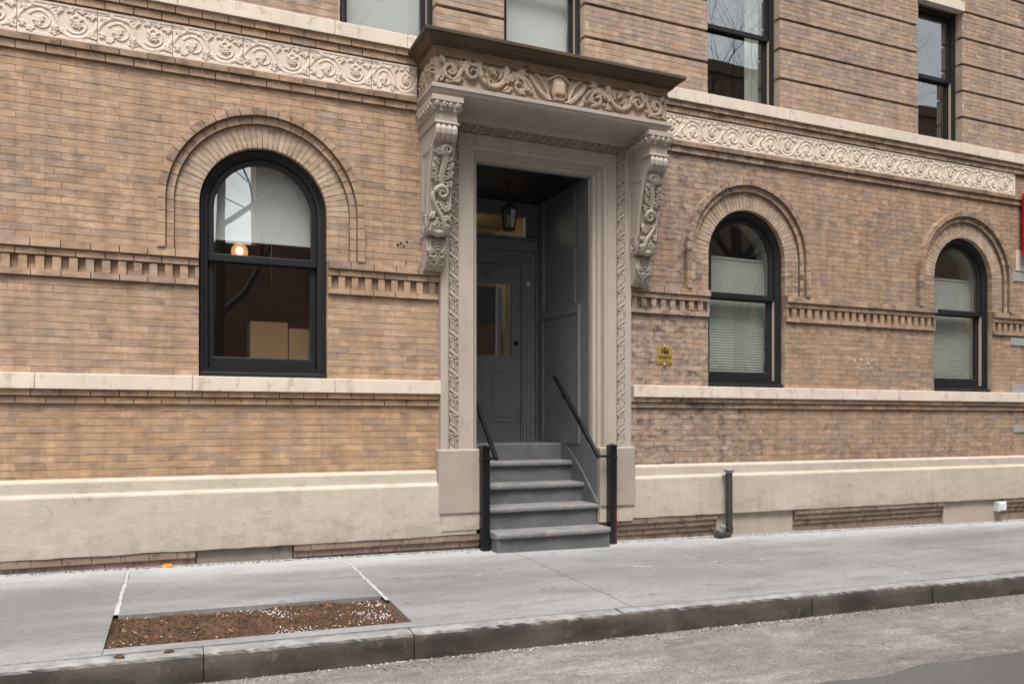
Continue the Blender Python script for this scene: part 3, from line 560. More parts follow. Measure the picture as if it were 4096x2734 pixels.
for i, (a0, a1, b0, b1, z0, z1, y, edge, t) in enumerate(cand):
    d = .17 if edge else .075 if any(abs(z0 - g - .024) < .006 or abs(z1 - g + .006) < .006 for g in GRV) else .02
    if i in big:
        key = (round(b0 - a0, 3), round(z1 - z0, 3))
        if key not in cache:
            m_ = MB(); m_.box(-key[0] / 2, key[0] / 2, 0, .02, -key[1] / 2, key[1] / 2); cache[key] = m_.mesh('brick', 'brick_o')
        o = inst('brick', cache[key], wall, ((a0 + b0) / 2, y, (z0 + z1) / 2), None, t)
    else: mb.prism([(a0, z0), (b0, z0), (b1, z1), (a1, z1)], y, y + d, t)
tag(mb.build('brick_field', 'brick', wall), kind='stuff')
# projecting brick courses, dentils
LEDGE = []     # z0,z1,y,off
def ledge(z0, z1, y, off, dark=0): LEDGE.append((z0, z1, y, off, dark))
ledge(1.445, 1.507, -.022, 0); ledge(1.507, 1.570, -.044, .5)
ledge(2.472, 2.532, -.026, .5); ledge(2.640, 2.700, -.034, 0); ledge(2.700, 2.777, -.056, .5)
ledge(4.275, 4.343, -.024, 0, .05); ledge(4.343, 4.405, -.048, .5, .3); ledge(4.700, 4.768, -.04, 0); ledge(4.768, 4.838, -.062, .5)
lc = []
for z0, z1, y, off, dark in LEDGE:
    for s in [(p[0], p[2]) for p in free(max(z0, .9), z1, 'hole' if z0 < 2.75 or z0 > 3 else 'hole')]:
        l_, r_ = s
        if z0 > 4.0: l_ = XL if s[0] < 1 else s[0]
        x = XL + off * ST - ST
        while x < r_:
            a, b = max(x, l_), min(x + ST, r_)
            if b - a > .02: lc.append((a + .0035, b - .0035, z0 + .010, z1 - .001, y + random.uniform(-.002, .002), tint((a + b) / 2, z0, dark * random.uniform(.3, 1.6))))
            x += ST
sc_ = sorted([(pxarea((c[0] + c[1]) / 2, 0, c[2], c[1] - c[0], c[3] - c[2]), i) for i, c in enumerate(lc)], reverse=True); big = set(i for a, i in sc_[:300] if a > 0)
mb = MB(); cache = {}
mbk = MB()
for z0, z1, y, *_ in LEDGE:
    for s in free(max(z0, .9), z1, 'hole'): mbk.box(s[0] + .003, s[2] - .003, min(y + .028, .004), .01, z0 + .001, z1 - .001)
course = sub(mbk.build('string_course', 'archmortar', B))
for i, (a, b, z0, z1, y, t) in enumerate(lc):
    if i in big:
        key = (round(b - a, 3), round(z1 - z0, 3))
        if key not in cache: m_ = MB(); m_.box(-key[0] / 2, key[0] / 2, 0, .06, -key[1] / 2, key[1] / 2); cache[key] = m_.mesh('ledge_brick', 'brick_o')
        inst('ledge_brick', cache[key], course, ((a + b) / 2, y, (z0 + z1) / 2), None, t)
    else: mb.box(a, b, y, .03, z0, z1, t)
tag(mb.build('ledge_brick_field', 'brick', course), kind='stuff')
mbk = MB()
for s in free(2.532, 2.640, 'hole'): mbk.box(s[0] + .002, s[2] - .002, .046, .055, 2.53, 2.645)
# dentil recess: cut visually by standing the dentils proud of a backing flush with the wall
dent = sub(mbk.build('dentil_band', 'mortar', B)); me = None; k = 0; mbx = MB(); dl = []
for s in free(2.532, 2.640, 'hole'):
    n = max(2, round((s[2] - s[0]) / .1195)); st = (s[2] - s[0]) / n
    for q in range(n + 1):
        x = s[0] + q * st; a, b = max(s[0], x - .031), min(s[2], x + .031)
        if b - a > .02 and s[0] > -2.7: dl.append((a, b))
m1 = MB(); m1.box(-.031, .031, 0, .07, -.0535, .0535); me = m1.mesh('dentil', 'brick_o')
for a, b in dl:
    inst('dentil', me, dent, ((a + b) / 2, -.025, 2.586), ((b - a) / .062, 1, 1), tint((a + b) / 2, 2.5))
for a, b in zip(dl, dl[1:]):
    if b[0] - a[1] < .09: inst('recess_brick', me, dent, ((a[1] + b[0]) / 2, .009, 2.586), ((b[0] - a[1]) / .064, .3, 1), tuple(c * .92 if i < 3 else c for i, c in enumerate(tint(a[1], 2.5))))
# stone belts
def belt(xj, z0, z1, y, name, skip=None):
    for a, b in zip(xj, xj[1:]):
        if skip and skip[0] - .05 <= a and b <= skip[1] + .05: continue
        mb = MB(); mb.bbox(a + .0015, b - .0015, y + random.uniform(-.002, .002), .02, z0, z1, .006); mb.build(name, 'stone', B)
belt([XL, -.957, .217, 1.431, PXL - .02], zA0, zA1, -.068, 'belt_stone'); belt([PXR + .09, 5.646, 6.858, 7.577, 8.527, 9.271, 10.499, XR], zA0, zA1, -.068, 'belt_stone')
belt([XL, -1.0, .1, 1.428, 2.115, 3.5, 4.9, 5.606, 6.745, 8.122, 9.878, 10.703, XR], 4.838, 4.965, -.085, 'sill_stone')
# frieze panels
def panel_mesh():
    W, H = .574, .290
    def base(U, V):
        z = np.zeros_like(U); z = np.maximum(z, np.where(V < .03, .008, 0)); z = np.maximum(z, np.where(V > .268, .012, 0)); z = np.maximum(z, np.where((V > .252) & (V < .262), .006, 0)); return z
    S = []
    S.append({'p': spiral(.165, .125, .088, .02, 2.6, -1.35, .010, .006, .012, .016), 'vein': .3}); S.append({'p': spiral(.425, .15, .09, .02, -2.4, 1.35, .010, .006, .012, .016), 'vein': .3})
    S.append({'p': bez([(-.02, .07), (.04, .30), (.26, .29), (.29, .14)], .014, .016, .012, .014), 'vein': .3}); S.append({'p': bez([(.29, .14), (.31, -.02), (.52, .0), (.58, .17)], .016, .014, .014, .012), 'vein': .3})
    S += leaf(.12, .12, .3, .07, .02, .022, 2, .8) + leaf(.165, .12, -2.2, .06, .018, .02, 2, -.6) + leaf(.18, .13, 1.9, .05, .016, .02, 2, .5)
    S += berries(.43, .135, .035, 15, .0105, .024) + leaf(.44, .17, .9, .05, .016, .02, 2, .5) + leaf(.4, .165, 2.3, .045, .016, .02, 2, -.4)
    for (x, y, a, L) in ((.02, .10, -.9, .07), (.05, .2, 1.7, .06), (.13, .245, 2.6, .06), (.2, .235, .2, .07), (.28, .2, 1.1, .07), (.29, .1, -2.6, .08), (.3, .08, -.6, .05), (.36, .235, .4, .07), (.32, .235, 2.3, .04), (.44, .25, -.2, .06), (.52, .09, -1.0, .08), (.54, .2, 1.2, .06), (.5, .22, .1, .06), (.07, .04, .2, .06), (.24, .045, -.2, .06), (.55, .05, -.4, .03)):
        S += leaf(x, y, a, L * .95, .015, .02, 2, .6)
    for k in range(7): S.append([(.285 + .004 * (k % 2), .22 - .02 * k, .0065, .02), (.286 + .004 * (k % 2), .22 - .02 * k, .0065, .02)])
    cv = carve(W, H, 190, 96, S, base); cv = (cv[0], cv[1], cv[2] * .62); mb = MB(); relief(mb, (-W / 2, 0, -H / 2), (1, 0, 0), (0, 0, 1), (0, -1, 0), cv)
    for x in (-W / 2, W / 2): mb.add([(x, 0, -H / 2), (x, .03, -H / 2), (x, .03, H / 2), (x, 0, H / 2)], [(0, 1, 2, 3)])
    return mb.mesh('frieze_panel', 'terracotta')
PM = panel_mesh()
xe = [2.225, 1.781] + [1.781 - .5735 * k for k in range(1, 8)]
for b, a in zip(xe, xe[1:]): inst('frieze_panel', PM, B, ((a + b) / 2, -.022, 4.5525), ((b - a - .004) / .574, 1, 1))
xe = [10.72 - .5456 * k for k in range(0, 12)]
for b, a in zip(xe, xe[1:]): inst('frieze_panel', PM, B, ((a + b) / 2, -.022, 4.5525), ((b - a - .003) / .574, 1, 1))
mb = MB(); mb.box(10.722, 10.76, -.022, .02, 4.408, 4.698); mb.build('frieze_border', 'terracotta', B)
for k in range(5):
    z = 4.41 + k * .058; x = 10.765 - (k % 2) * .001
    while x < XR: m_ = MB(); m_.box(x, min(x + ST - .004, XR), -.004, .02, z, z + .054, tint(x, 4.5)); m_.build('brick', 'brick', wall); x += ST
# arches
for wi, (cx, r) in enumerate(WINS):
    mbk = MB(); n = 40
    for r0, r1, y in ((.56, .75, .012), (.75, .815, -.022), (.815, .88, -.05)):
        for k in range(n):
            a, b = math.pi * k / n, math.pi * (k + 1) / n
            mbk.prism([(cx - r0 * math.cos(a), ZS + r0 * math.sin(a)), (cx - r0 * math.cos(b), ZS + r0 * math.sin(b)), (cx - r1 * math.cos(b), ZS + r1 * math.sin(b)), (cx - r1 * math.cos(a), ZS + r1 * math.sin(a))], y, .16)
        for sgn in (-1, 1):
            x0, x1 = sorted((cx + sgn * r0, cx + sgn * r1)); mbk.box(x0, x1, y, .16, 2.778, ZS)
    A = sub(mbk.build('brick_arch', 'archmortar', B))
    def seg(r0, r1, a, b, y, y1, g, name, t):
        ga0, ga1 = g / r0 / 2, g / r1 / 2; m = (a + b) / 2; c, s_ = math.cos, math.sin
        pl = [(-r0 * c(a + ga0), r0 * s_(a + ga0)), (-r1 * c(a + ga1), r1 * s_(a + ga1)), (-r1 * c(m), r1 * s_(m)), (-r1 * c(b - ga1), r1 * s_(b - ga1)), (-r0 * c(b - ga0), r0 * s_(b - ga0)), (-r0 * c(m), r0 * s_(m))]
        m_ = MB(); m_.prism([(cx + u, ZS + v) for u, v in pl][::-1], y, y1, t); m_.build(name, 'brick', A)
    N = 41
    for k in range(N): seg(.55, .747, math.pi * k / N, math.pi * (k + 1) / N, random.uniform(-.003, .002), .17, .0055, 'voussoir', vtint(cx))
    for (r0, r1, y, N, nm) in ((.753, .812, -.034, 22, 'arch_brick'), (.820, .884, -.068, 24, 'hood_brick')):
        for k in range(N): seg(r0, r1, math.pi * k / N, math.pi * (k + 1) / N, y + random.uniform(-.002, .002), .02, .0065, nm, tint(cx - .9 * math.cos(math.pi * k / N), 3.3, .1 if nm == 'hood_brick' else .02))
        for sgn in (-1, 1):
            for k in range(4):
                z0 = 2.779 + k * .1035; x0, x1 = sorted((cx + sgn * r0, cx + sgn * r1)); m_ = MB(); m_.box(x0, x1, y + random.uniform(-.002, .002), .02, z0 + .003, z0 + .1005, tint(cx, 3)); m_.build(nm, 'brick', A)
    for sgn in (-1, 1):
        for k in range(7):
            z0 = 2.779 + k * .0591; x0, x1 = sorted((cx + sgn * .55, cx + sgn * .747))
            for q in ([(x0, x1)] if k % 2 else [(x0, (x0 + x1) / 2 - .002), ((x0 + x1) / 2 + .002, x1)]):
                m_ = MB(); m_.box(q[0], q[1], random.uniform(-.002, .002), .17, z0 + .002, z0 + .057, tint(cx, 3)); m_.build('arch_brick', 'brick', A)
# ------------------------------------------------------------------ windows
def pane(mbp, parent): o = mbp.build('pane', 'glass', parent); return o
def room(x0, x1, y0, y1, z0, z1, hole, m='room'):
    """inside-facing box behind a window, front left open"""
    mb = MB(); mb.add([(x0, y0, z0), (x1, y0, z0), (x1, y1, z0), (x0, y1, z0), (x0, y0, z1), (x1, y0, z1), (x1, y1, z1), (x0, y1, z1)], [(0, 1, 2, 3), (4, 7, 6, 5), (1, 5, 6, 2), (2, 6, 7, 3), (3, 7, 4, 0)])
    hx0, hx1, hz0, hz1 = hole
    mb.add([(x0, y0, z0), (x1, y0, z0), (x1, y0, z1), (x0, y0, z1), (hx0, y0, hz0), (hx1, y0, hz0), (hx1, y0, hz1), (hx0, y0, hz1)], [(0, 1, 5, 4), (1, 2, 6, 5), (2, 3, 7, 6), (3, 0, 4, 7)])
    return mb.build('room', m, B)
def disc_arch(cx, zb, zs, h, y, n=28):
    m_ = MB(); p = arch_poly(cx, zb, zs, h, 0, y, n); m_.add(p, [tuple(range(len(p)))]); return m_
FS = [(0, .2), (0, .075), (.006, .06), (.014, .055), (.026, .055), (.034, .062), (.038, .078), (.05, .086), (.072, .09), (.076, .1), (.076, .2)]
SS = [(.076, .17), (.076, .112), (.084, .106), (.116, .106), (.126, .118), (.128, .15)]
LS = [(.078, .2), (.078, .150), (.084, .144), (.118, .144), (.13, .156), (.132, .19)]
ZM = 2.765
for wi, (cx, r) in enumerate(WINS):
    mb = MB(); mb.strip([arch_poly(cx, 1.70, ZS, r, q, y) for q, y in FS])
    mb.bbox(cx - r + .002, cx + r - .002, .02, .17, 1.697, 1.74, .008); mb.box(cx - r + .03, cx + r - .03, .055, .17, 1.74, 1.762); mb.box(cx - r + .06, cx + r - .06, .09, .17, 1.762, 1.785)
    W_ = sub(mb.build('window', 'frame', B)); W_['label'] = ['arched black window with roller shade, cardboard boxes behind it', 'arched black window with sage cellular shade beside the brass plaque', 'arched black window with sage shade nearest the red sign'][wi]
    mb = MB(); mb.strip([arch_poly(cx, ZM, ZS, r, q, y) for q, y in SS]); mb.bbox(cx - r + .076, cx + r - .076, .104, .15, ZM - .035, ZM + .028, .006); mb.build('upper_sash', 'frame', W_)
    pane(disc_arch(cx, ZM, ZS, r - .12, .128), W_)
    mb = MB(); zt = ZM - .03; mb.strip([[(cx - r + q, y, 1.785), (cx - r + q, y, zt)] for q, y in LS]); mb.strip([[(cx + r - q, y, 1.785), (cx + r - q, y, zt)] for q, y in LS]); mb.bbox(cx - r + .078, cx + r - .078, .142, .2, 1.785, 1.882, .008); mb.box(cx - r + .078, cx + r - .078, .15, .2, zt - .02, zt + .03); mb.build('lower_sash', 'frame', W_)
    m_ = MB(); h = r - .125; m_.add([(cx - h, .17, 1.87), (cx + h, .17, 1.87), (cx + h, .17, zt), (cx - h, .17, zt)], [(0, 1, 2, 3)]); pane(m_, W_)
    if wi:
        mb = MB()
        for sgn in (-1, 1): x0, x1 = sorted((cx + sgn * (r - .0762), cx + sgn * (r - .064))); mb.box(x0, x1, .098, .14, 1.785, ZM - .04)
        mb.build('jamb_liner', 'liner', W_)
    if wi == 0:
        mb = MB(); G = [[(x, .26 + .002 * math.sin(x * 9), z) for x in np.linspace(cx - .54, cx + .54, 12)] for z in np.linspace(2.962, 3.78, 8)]; mb.grid(G); mb.box(cx - .54, cx + .54, .252, .272, 2.945, 2.965); mb.build('roller_shade', 'shade', W_)
        mb = MB()
        for k in range(40): mb.box(.898, .9025, .2, .204, 2.55 + k * .0105, 2.556 + k * .0105)
        mb.build('pull_chain', 'liner', W_)
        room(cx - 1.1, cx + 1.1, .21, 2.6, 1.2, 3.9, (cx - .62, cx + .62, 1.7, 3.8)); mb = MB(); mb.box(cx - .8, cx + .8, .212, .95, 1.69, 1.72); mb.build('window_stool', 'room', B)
    else:
        mb = MB(); zt2 = 3.215; n = int((zt2 - 1.80) / .0155)
        G = [[(x, .24 + (.011 if k % 2 else 0) * (1.0 if k < n * .55 else .25), 1.80 + (zt2 - 1.80) * k / n) for x in (cx - .5, cx + .46)] for k in range(n + 1)]
        mb.strip(G, False); sh = mb.build('cellular_shade', 'pleat', W_); mb = MB(); mb.bbox(cx - .5, cx + .46, .232, .262, zt2 - .004, zt2 + .02, .004); mb.build('shade_rail', 'pleat', W_)
        mb = MB(); mb.strip([arch_poly(cx, 1.75, ZS, r, q, y) for q, y in ((.09, .2), (.06, .42), (.0, .42))]); mb.build('inner_casing', 'pleat', W_)
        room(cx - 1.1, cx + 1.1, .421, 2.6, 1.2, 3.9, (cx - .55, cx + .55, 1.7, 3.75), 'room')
FS2 = [(0, .2), (0, .115), (.006, .10), (.016, .095), (.03, .097), (.036, .115), (.05, .12), (.054, .135), (.054, .2)]
for wi, (a, b) in enumerate(UW):
    cx = (a + b) / 2; mb = MB(); mb.strip([rect_poly(a, b, UZ0, UZ1, q, y) for q, y in FS2], False); mb.bbox(a + .002, b - .002, .06, .2, UZ0, UZ0 + .035, .006)
    W_ = sub(mb.build('window', 'frame', B)); W_['label'] = ['upper black window with closed pale shade at the end of the canopy', 'upper black window with closed pale shade rising behind the canopy', 'upper black window with half dark glass right of the canopy', 'narrow upper black window with dark blue interior'][wi]
    zm = 5.86; mb = MB(); mb.strip([rect_poly(a, b, zm, UZ1, q, y) for q, y in ((.054, .19), (.054, .145), (.092, .143), (.096, .17))], False); mb.box(a + .054, b - .054, .141, .18, zm - .03, zm + .02); mb.build('upper_sash', 'frame', W_)
    mb = MB()
    for sgn in (-1, 1):
        e = b if sgn > 0 else a
        mb.strip([[(e - sgn * q, y, UZ0 + .03), (e - sgn * q, y, zm - .01)] for q, y in ((.056, .21), (.056, .175), (.1, .175), (.104, .2))], False)
    mb.box(a + .056, b - .056, .174, .21, UZ0 + .03, UZ0 + .10); mb.build('lower_sash', 'frame', W_)
    for z0, z1, y in ((UZ0 + .09, zm, .195), (zm, UZ1 - .09, .16)):
        m_ = MB(); m_.add([(a + .09, y, z0), (b - .09, y, z0), (b - .09, y, z1), (a + .09, y, z1)], [(0, 1, 2, 3)]); pane(m_, W_)
    mb = MB()
    for sgn in (-1, 1): e = b if sgn > 0 else a; x0, x1 = sorted((e - sgn * .0545, e - sgn * .044)); mb.box(x0, x1, .13, .165, UZ0 + .036, zm - .03)
    mb.build('jamb_liner', 'liner', W_)
    if wi < 2: mb = MB(); mb.grid([[(x, .25, z) for x in np.linspace(a + .02, b - .02, 6)] for z in (UZ0, 5.8, UZ1)]); mb.build('roller_shade', 'shade', W_)
    if wi == 2: mb = MB(); mb.grid([[(x, .3 + .02 * math.sin(x * 60), z) for x in np.linspace(b - .27, b - .05, 30)] for z in (UZ0, 5.8, UZ1)]); mb.build('curtain', 'pleat', W_)
    room(a - .25, b + .25, .32, 2.2, UZ0 - .3, UZ1 + .2, (a + .02, b - .02, UZ0, UZ1 - .02))
    mb = MB(); mb.bbox(a - .02, b + .02, -.03, .1, UZ1 + .002, UZ1 + .13, .01); mb.build('lintel', 'stone', B)
# ------------------------------------------------------------------ stucco plinth and base brick
def plinth(x0, x1, zb, name='plinth', ragged=0.0):
    mb = MB(); n = max(2, int((x1 - x0) / .12)); polys = []
    sec = [(-.05, None), (-.105, None), (-.108, .55), (-.108, .685), (-.10, .70), (-.062, .712), (-.058, .72), (-.058, .805), (-.05, .818), (.0, .835)]
    noise = [random.uniform(-1, 1) for _ in range(n)]
    for i, (y, z) in enumerate(sec):
        row = []
        for k, x in enumerate(np.linspace(x0, x1, n)):
            zz = zb(x) + ragged * noise[k] + (.004 if i == 0 else 0) if z is None else z
            row.append((x, y + .003 * math.sin(x * 5 + zz * 9) * (y < -.02) , zz))
        polys.append(row)
    for a_, b_ in zip(polys, polys[1:]): mb.grid([a_, b_], True)
    for e in (0, -1): mb.add([p[e] for p in polys] + [(polys[0][e][0], .0, polys[0][e][2])], [tuple(range(len(polys) + 1))])
    return mb.build(name, 'stucco', B)
plinth(XL, 2.80, lambda x: .205 + .0 * x, ragged=.004); plinth(4.2, XR, lambda x: .274 - .002 * (x - 4.5), ragged=.003)
def base_bricks(x0, x1, zt, steps, jag=0):
    n = 4; mb = MB()
    for k in range(n):
        z1 = zt - k * .0605; y = -.095 + min(k, steps) * .022
        x = x0 - random.uniform(0, .1); L = .2145 if k < 2 else .11
        while x < x1:
            a, b = max(x, x0), min(x + L, x1)
            if b - a > .015:
                m_ = MB(); t = random.uniform(-.003, .003); m_.box(a + .002, b - .002, y + t, .0, z1 - .057, z1); o = m_.build('base_brick', 'basebrick', basew)
            x += L
mb = MB(); mb.box(XL, 2.85, -.03, .0, -.3, .24); mb.box(4.2, XR, -.03, .0, -.4, .3)
for a, b in ((5.70, 6.80), (9.31, 10.42)): mb.box(a, b, -.06, -.029, -.35, .285, mi=1)
mb.box(.25, 1.05, -.065, -.029, -.1, .206, mi=2); mb.box(2.55, 2.86, -.07, -.029, .2, .45, mi=1)
basew = sub(mb.build('base_wall', ['basebrick', 'stucco', 'dirtyconc'], B))
base_bricks(XL, .24, .2, 2); base_bricks(1.06, 2.84, .203, 2); base_bricks(4.185, 5.69, .268, 3); base_bricks(6.81, 9.30, .268, 3); base_bricks(10.43, XR, .262, 3)
# odd blocks let into the wall at the far end
for (x, z0, z1, m_) in ((10.664, 3.237, 3.364, 'grey_block'), (10.694, 2.351, 2.461, 'grey_block'), (10.715, 1.70, 1.814, 'grey_block'), (10.745, 1.153, 1.249, 'grey_block'), (10.796, 3.384, 3.667, 'white_patch')):
    mb = MB(); mb.bbox(x, 11.6, -.012, .02, z0, z1, .004); mb.build('let_in_block', m_, B)
for k in range(17):
    x = random.choice([7.83, 7.9, 7.97, 8.04, 8.11, 8.18]) + random.uniform(-.02, .02); z = random.choice([1.965, 1.98, 2.02, 2.06]) + random.uniform(-.01, .01); s = random.uniform(.009, .02)
    mb = MB(); pts = [(x + s * math.cos(a) * random.uniform(.6, 1.2), z + s * math.sin(a) * random.uniform(.6, 1.2)) for a in np.linspace(0, 6.28, 8)[:-1]]; mb.prism(pts, -.005, .003); mb.build('paint_dab', random.choice(['white_patch', 'stucco']), wall)
for px, pz_ in ((2.04, 2.985), (2.07, 3.0), (2.1, 2.975), (2.13, 3.02), (2.27, 3.01), (2.3, 2.92), (2.12, 2.77 + .05), (2.27, 2.80), (2.29, 3.12)):
    mb = MB(); s = random.uniform(.008, .014); mb.prism([(px + s * math.cos(a), pz_ + s * math.sin(a)) for a in np.linspace(0, 6.28, 8)[:-1]], -.003, .003); mb.build('drill_hole', 'dark', wall)
# ------------------------------------------------------------------ doorway surround
H0 = 1.07; x0p, x1p, ztp = PXC - H0, PXC + H0, 4.30
SEC = [(0, .02), (0, -.066), (.008, -.078), (.02, -.08), (.066, -.08), (.08, -.074), (.085, -.066), (.085, -.04), (.178, -.04), (.178, -.066), (.186, -.074), (.30, -.074), (.308, -.082), (.328, -.084), (.338, -.074), (.342, -.03), (.352, -.012), (.372, -.006), (.380, .012), (.384, .03), (.410, .04), (.416, .06), (.416, .12)]
mb = MB(); mb.strip([rect_poly(x0p, x1p, 1.03, ztp, q, y, .95) for q, y in SEC], False)
portal = sub(mb.build('door_surround', 'paint', B)); portal['label'] = 'taupe painted stone door surround with carved leaf border'
# carved leaf strip, unit repeated
def strip_cuts(length, width):
    S = []; U_ = .188; n = int(length / U_) + 2; D_ = .026
    def q(k, pts, dep=1.0): S.append([((x - 300) / 200 * width, k * U_ - (y - 290) / 475 * U_, r * .78 / 200 * width, D_ * dep * .85) for x, y, r in pts])
    for k in range(0, n + 1):
        q(k, [(312, 300, 16), (350, 335, 26), (392, 362, 14)]); q(k, [(415, 393, 12), (417, 395, 12)]); q(k, [(345, 405, 9), (400, 445, 13), (440, 470, 12)], .8); q(k, [(452, 470, 24), (482, 455, 24)])
        q(k, [(306, 500, 12), (318, 600, 16)]); q(k, [(468, 520, 12), (490, 605, 18)]); q(k, [(343, 645, 16), (347, 650, 16)]); q(k, [(405, 680, 12), (420, 700, 16)]); q(k, [(462, 752, 11), (464, 756, 11)]); q(k, [(500, 690, 12), (502, 705, 12)])
        q(k, [(300, 628, 8), (380, 700, 7), (490, 800, 8)], .55); q(k, [(320, 300, 7), (300, 285, 7)], .6); q(k, [(395, 365, 8), (495, 440, 8)], .6)
        q(k, [(350, 480, 8), (400, 560, 9), (440, 650, 8), (485, 755, 7)], .45); q(k, [(395, 470, 8), (455, 590, 9), (495, 680, 8)], .4); q(k, [(310, 420, 8), (340, 520, 10), (370, 620, 8)], .4)
    return S
hs_ = 4.30 - .95 * .085 - 1.035
cvL = cutcarve(.093, hs_, 44, 900, strip_cuts(hs_, .093), .026)
mb = MB(); relief(mb, (x0p + .085, -.05, 1.035), (1, 0, 0), (0, 0, 1), (0, -1, 0), cvL); mb.build('carved_border', 'paint', portal)
mb = MB(); relief(mb, (x1p - .085, -.05, 1.035), (-1, 0, 0), (0, 0, 1), (0, -1, 0), cvL); mb.build('carved_border', 'paint', portal)
wt = 2 * (H0 - .178); cvT = cutcarve(.088, wt, 44, 520, strip_cuts(wt, .088), .026)
mb = MB(); relief(mb, (PXC - wt / 2, -.05, ztp - .95 * .085), (0, 0, -1), (1, 0, 0), (0, -1, 0), cvT); mb.build('carved_border', 'paint', portal)
mb = MB(); mb.strip([[(2.45, -d, z), (4.58, -d, z)] for d, z in ((.0, 4.215), (.085, 4.215), (.10, 4.23), (.14, 4.245), (.15, 4.268))], False); mb.build('soffit_moulding', 'paint', portal)
# pedestals
for a, b in ((2.41, 2.838), (4.178, 4.605)):
    mb = MB(); mb.bbox(a, b, -.128, .1, .42, 1.037, .016); mb.box(a + .03 if a < 3 else a, b if a < 3 else b - .03, -.112, .1, .25, .42, mi=1); mb.build('pedestal', ['pedestal', 'stucco'], B)
# ------------------------------------------------------------------ canopy
CXL, CXR = 2.258, 4.75; DF = .48
mb = MB(); sweep_u(mb, CXL, CXR, [(.30, 4.266), (.455, 4.266), (.458, 4.276), (.470, 4.278), (.472, 4.288), (.482, 4.292), (.5, 4.303), (.508, 4.318), (.511, 4.332), (.522, 4.336), (.522, 4.372), (.45, 4.40)], DF)
mb.box(CXL + .02, CXR - .02, -.44, -.0, 4.2665, 4.30); canopy = sub(mb.build('canopy', 'paint', B)); canopy['label'] = 'stone door canopy with carved frieze and dark brown cornice'
mb = MB(); mb.box(CXL + .012, CXR - .012, -DF + .012, .0, 4.38, 4.66); mb.build('frieze_block', 'carved', canopy)
def big_frieze(W, H, half=False):
    S = []; c = W / 2
    for sg in (-1, 1):
        X = lambda u: c + sg * u
        def B_(pts, *a): S.append({'p': bez([(X(u), v) for u, v in pts], *a), 'vein': .25})
        def Lf(u, v, a, L, w_, h, lb=2, cu=.5): S.extend(leaf(X(u), v, a if sg > 0 else math.pi - a, L, w_, h, lb, cu * sg))
        def Sp(u, v, r0, r1, a0, tr, w0, w1, h0, h1): S.append({'p': spiral(X(u), v, r0, r1, a0 if sg > 0 else math.pi - a0, tr * sg, w0, w1, h0, h1), 'vein': .3})
        B_([(.10, .02), (.13, .1), (.17, .2), (.24, .235)], .02, .012, .035, .03); B_([(.09, .0), (.2, .06), (.24, .12), (.30, .2)], .03, .022, .04, .03)
        B_([(.25, .0), (.3, .2), (.48, .26), (.55, .1)], .018, .026, .03, .045); Sp(.42, .09, .085, .02, .4, 1.3, .022, .014, .045, .035)
        B_([(.55, .22), (.56, .0), (.76, -.02), (.84, .16)], .03, .024, .05, .04); Sp(.89, .135, .085, .018, 3.3, -1.5, .026, .016, .05, .04)
        B_([(.93, .22), (1.02, .2), (.98, .03), (1.14, .02)], .03, .02, .045, .035); Sp(1.10, .12, .075, .02, -1.5, 1.2, .022, .014, .045, .035)
        for a in ((.3, .05, .6, .12), (.37, .02, .3, .1), (.34, .21, .2, .1), (.52, .18, 1.0, .09), (.5, .05, -.5, .1), (.62, .13, 1.9, .1), (.66, .15, .8, .09), (.73, .06, 1.2, .1), (.78, .2, .3, .1), (.98, .15, 1.2, .09), (1.0, .06, -.4, .1), (1.16, .18, .9, .08), (1.17, .06, -.8, .08), (.46, .1, 2.0, .07), (1.09, .12, 2.0, .07)): Lf(*a, .026, .042, 3)
    S.append([(c, .07, .085, .05), (c, .16, .085, .05)]); S.append([(c - .02, .085, .055, .065), (c - .02, .15, .055, .065)]); S.append([(c + .02, .085, .055, .065), (c + .02, .15, .055, .065)])
    S.append(bez([(c - .1, .2), (c - .04, .27), (c + .04, .27), (c + .1, .2)], .014, .014, .045, .045)); S.append([(c - .04, .02, .022, .045), (c + .04, .02, .022, .045)])
    for k in range(9):
        for sg in (-1, 1): S.append([(c + sg * (.092 - .0012 * (k - 4) ** 2), .05 + k * .016, .006, .045), (c + sg * .09, .05 + k * .016, .004, .04)])
    return S
Wf = CXR - CXL; cv = carve(Wf, .26, 520, 64, big_frieze(Wf, .26)); mb = MB(); relief(mb, (CXL, -DF, 4.388), (1, 0, 0), (0, 0, 1), (0, -1, 0), cv)
S = []
for (u, v, a, L) in ((.06, .02, 1.2, .2), (.16, .03, 1.3, .2), (.26, .02, 1.8, .2), (.36, .04, 1.3, .2), (.1, .14, .8, .1), (.3, .16, 2.2, .1), (.2, .1, 1.5, .12)): S += leaf(u, v, a, L, .03, .035, 3, .5)
cvs = carve(DF - .01, .26, 90, 60, S); relief(mb, (CXL, -.01, 4.388), (0, -1, 0), (0, 0, 1), (-1, 0, 0), cvs); relief(mb, (CXR, -.01, 4.388), (0, -1, 0), (0, 0, 1), (1, 0, 0), cvs)
mb.build('carved_frieze', 'carved', canopy)
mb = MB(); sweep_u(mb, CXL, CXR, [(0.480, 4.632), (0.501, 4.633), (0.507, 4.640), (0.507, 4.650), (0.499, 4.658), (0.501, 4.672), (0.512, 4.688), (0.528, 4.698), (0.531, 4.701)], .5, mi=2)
sweep_u(mb, CXL, CXR, [(0.531, 4.701), (0.531, 4.712), (0.546, 4.713), (0.546, 4.726), (0.557, 4.727), (0.557, 4.738), (0.566, 4.742), (0.578, 4.752), (0.584, 4.766), (0.600, 4.776), (0.621, 4.782), (0.622, 4.788), (0.638, 4.789), (0.640, 4.814), (0.632, 4.820)], .5)
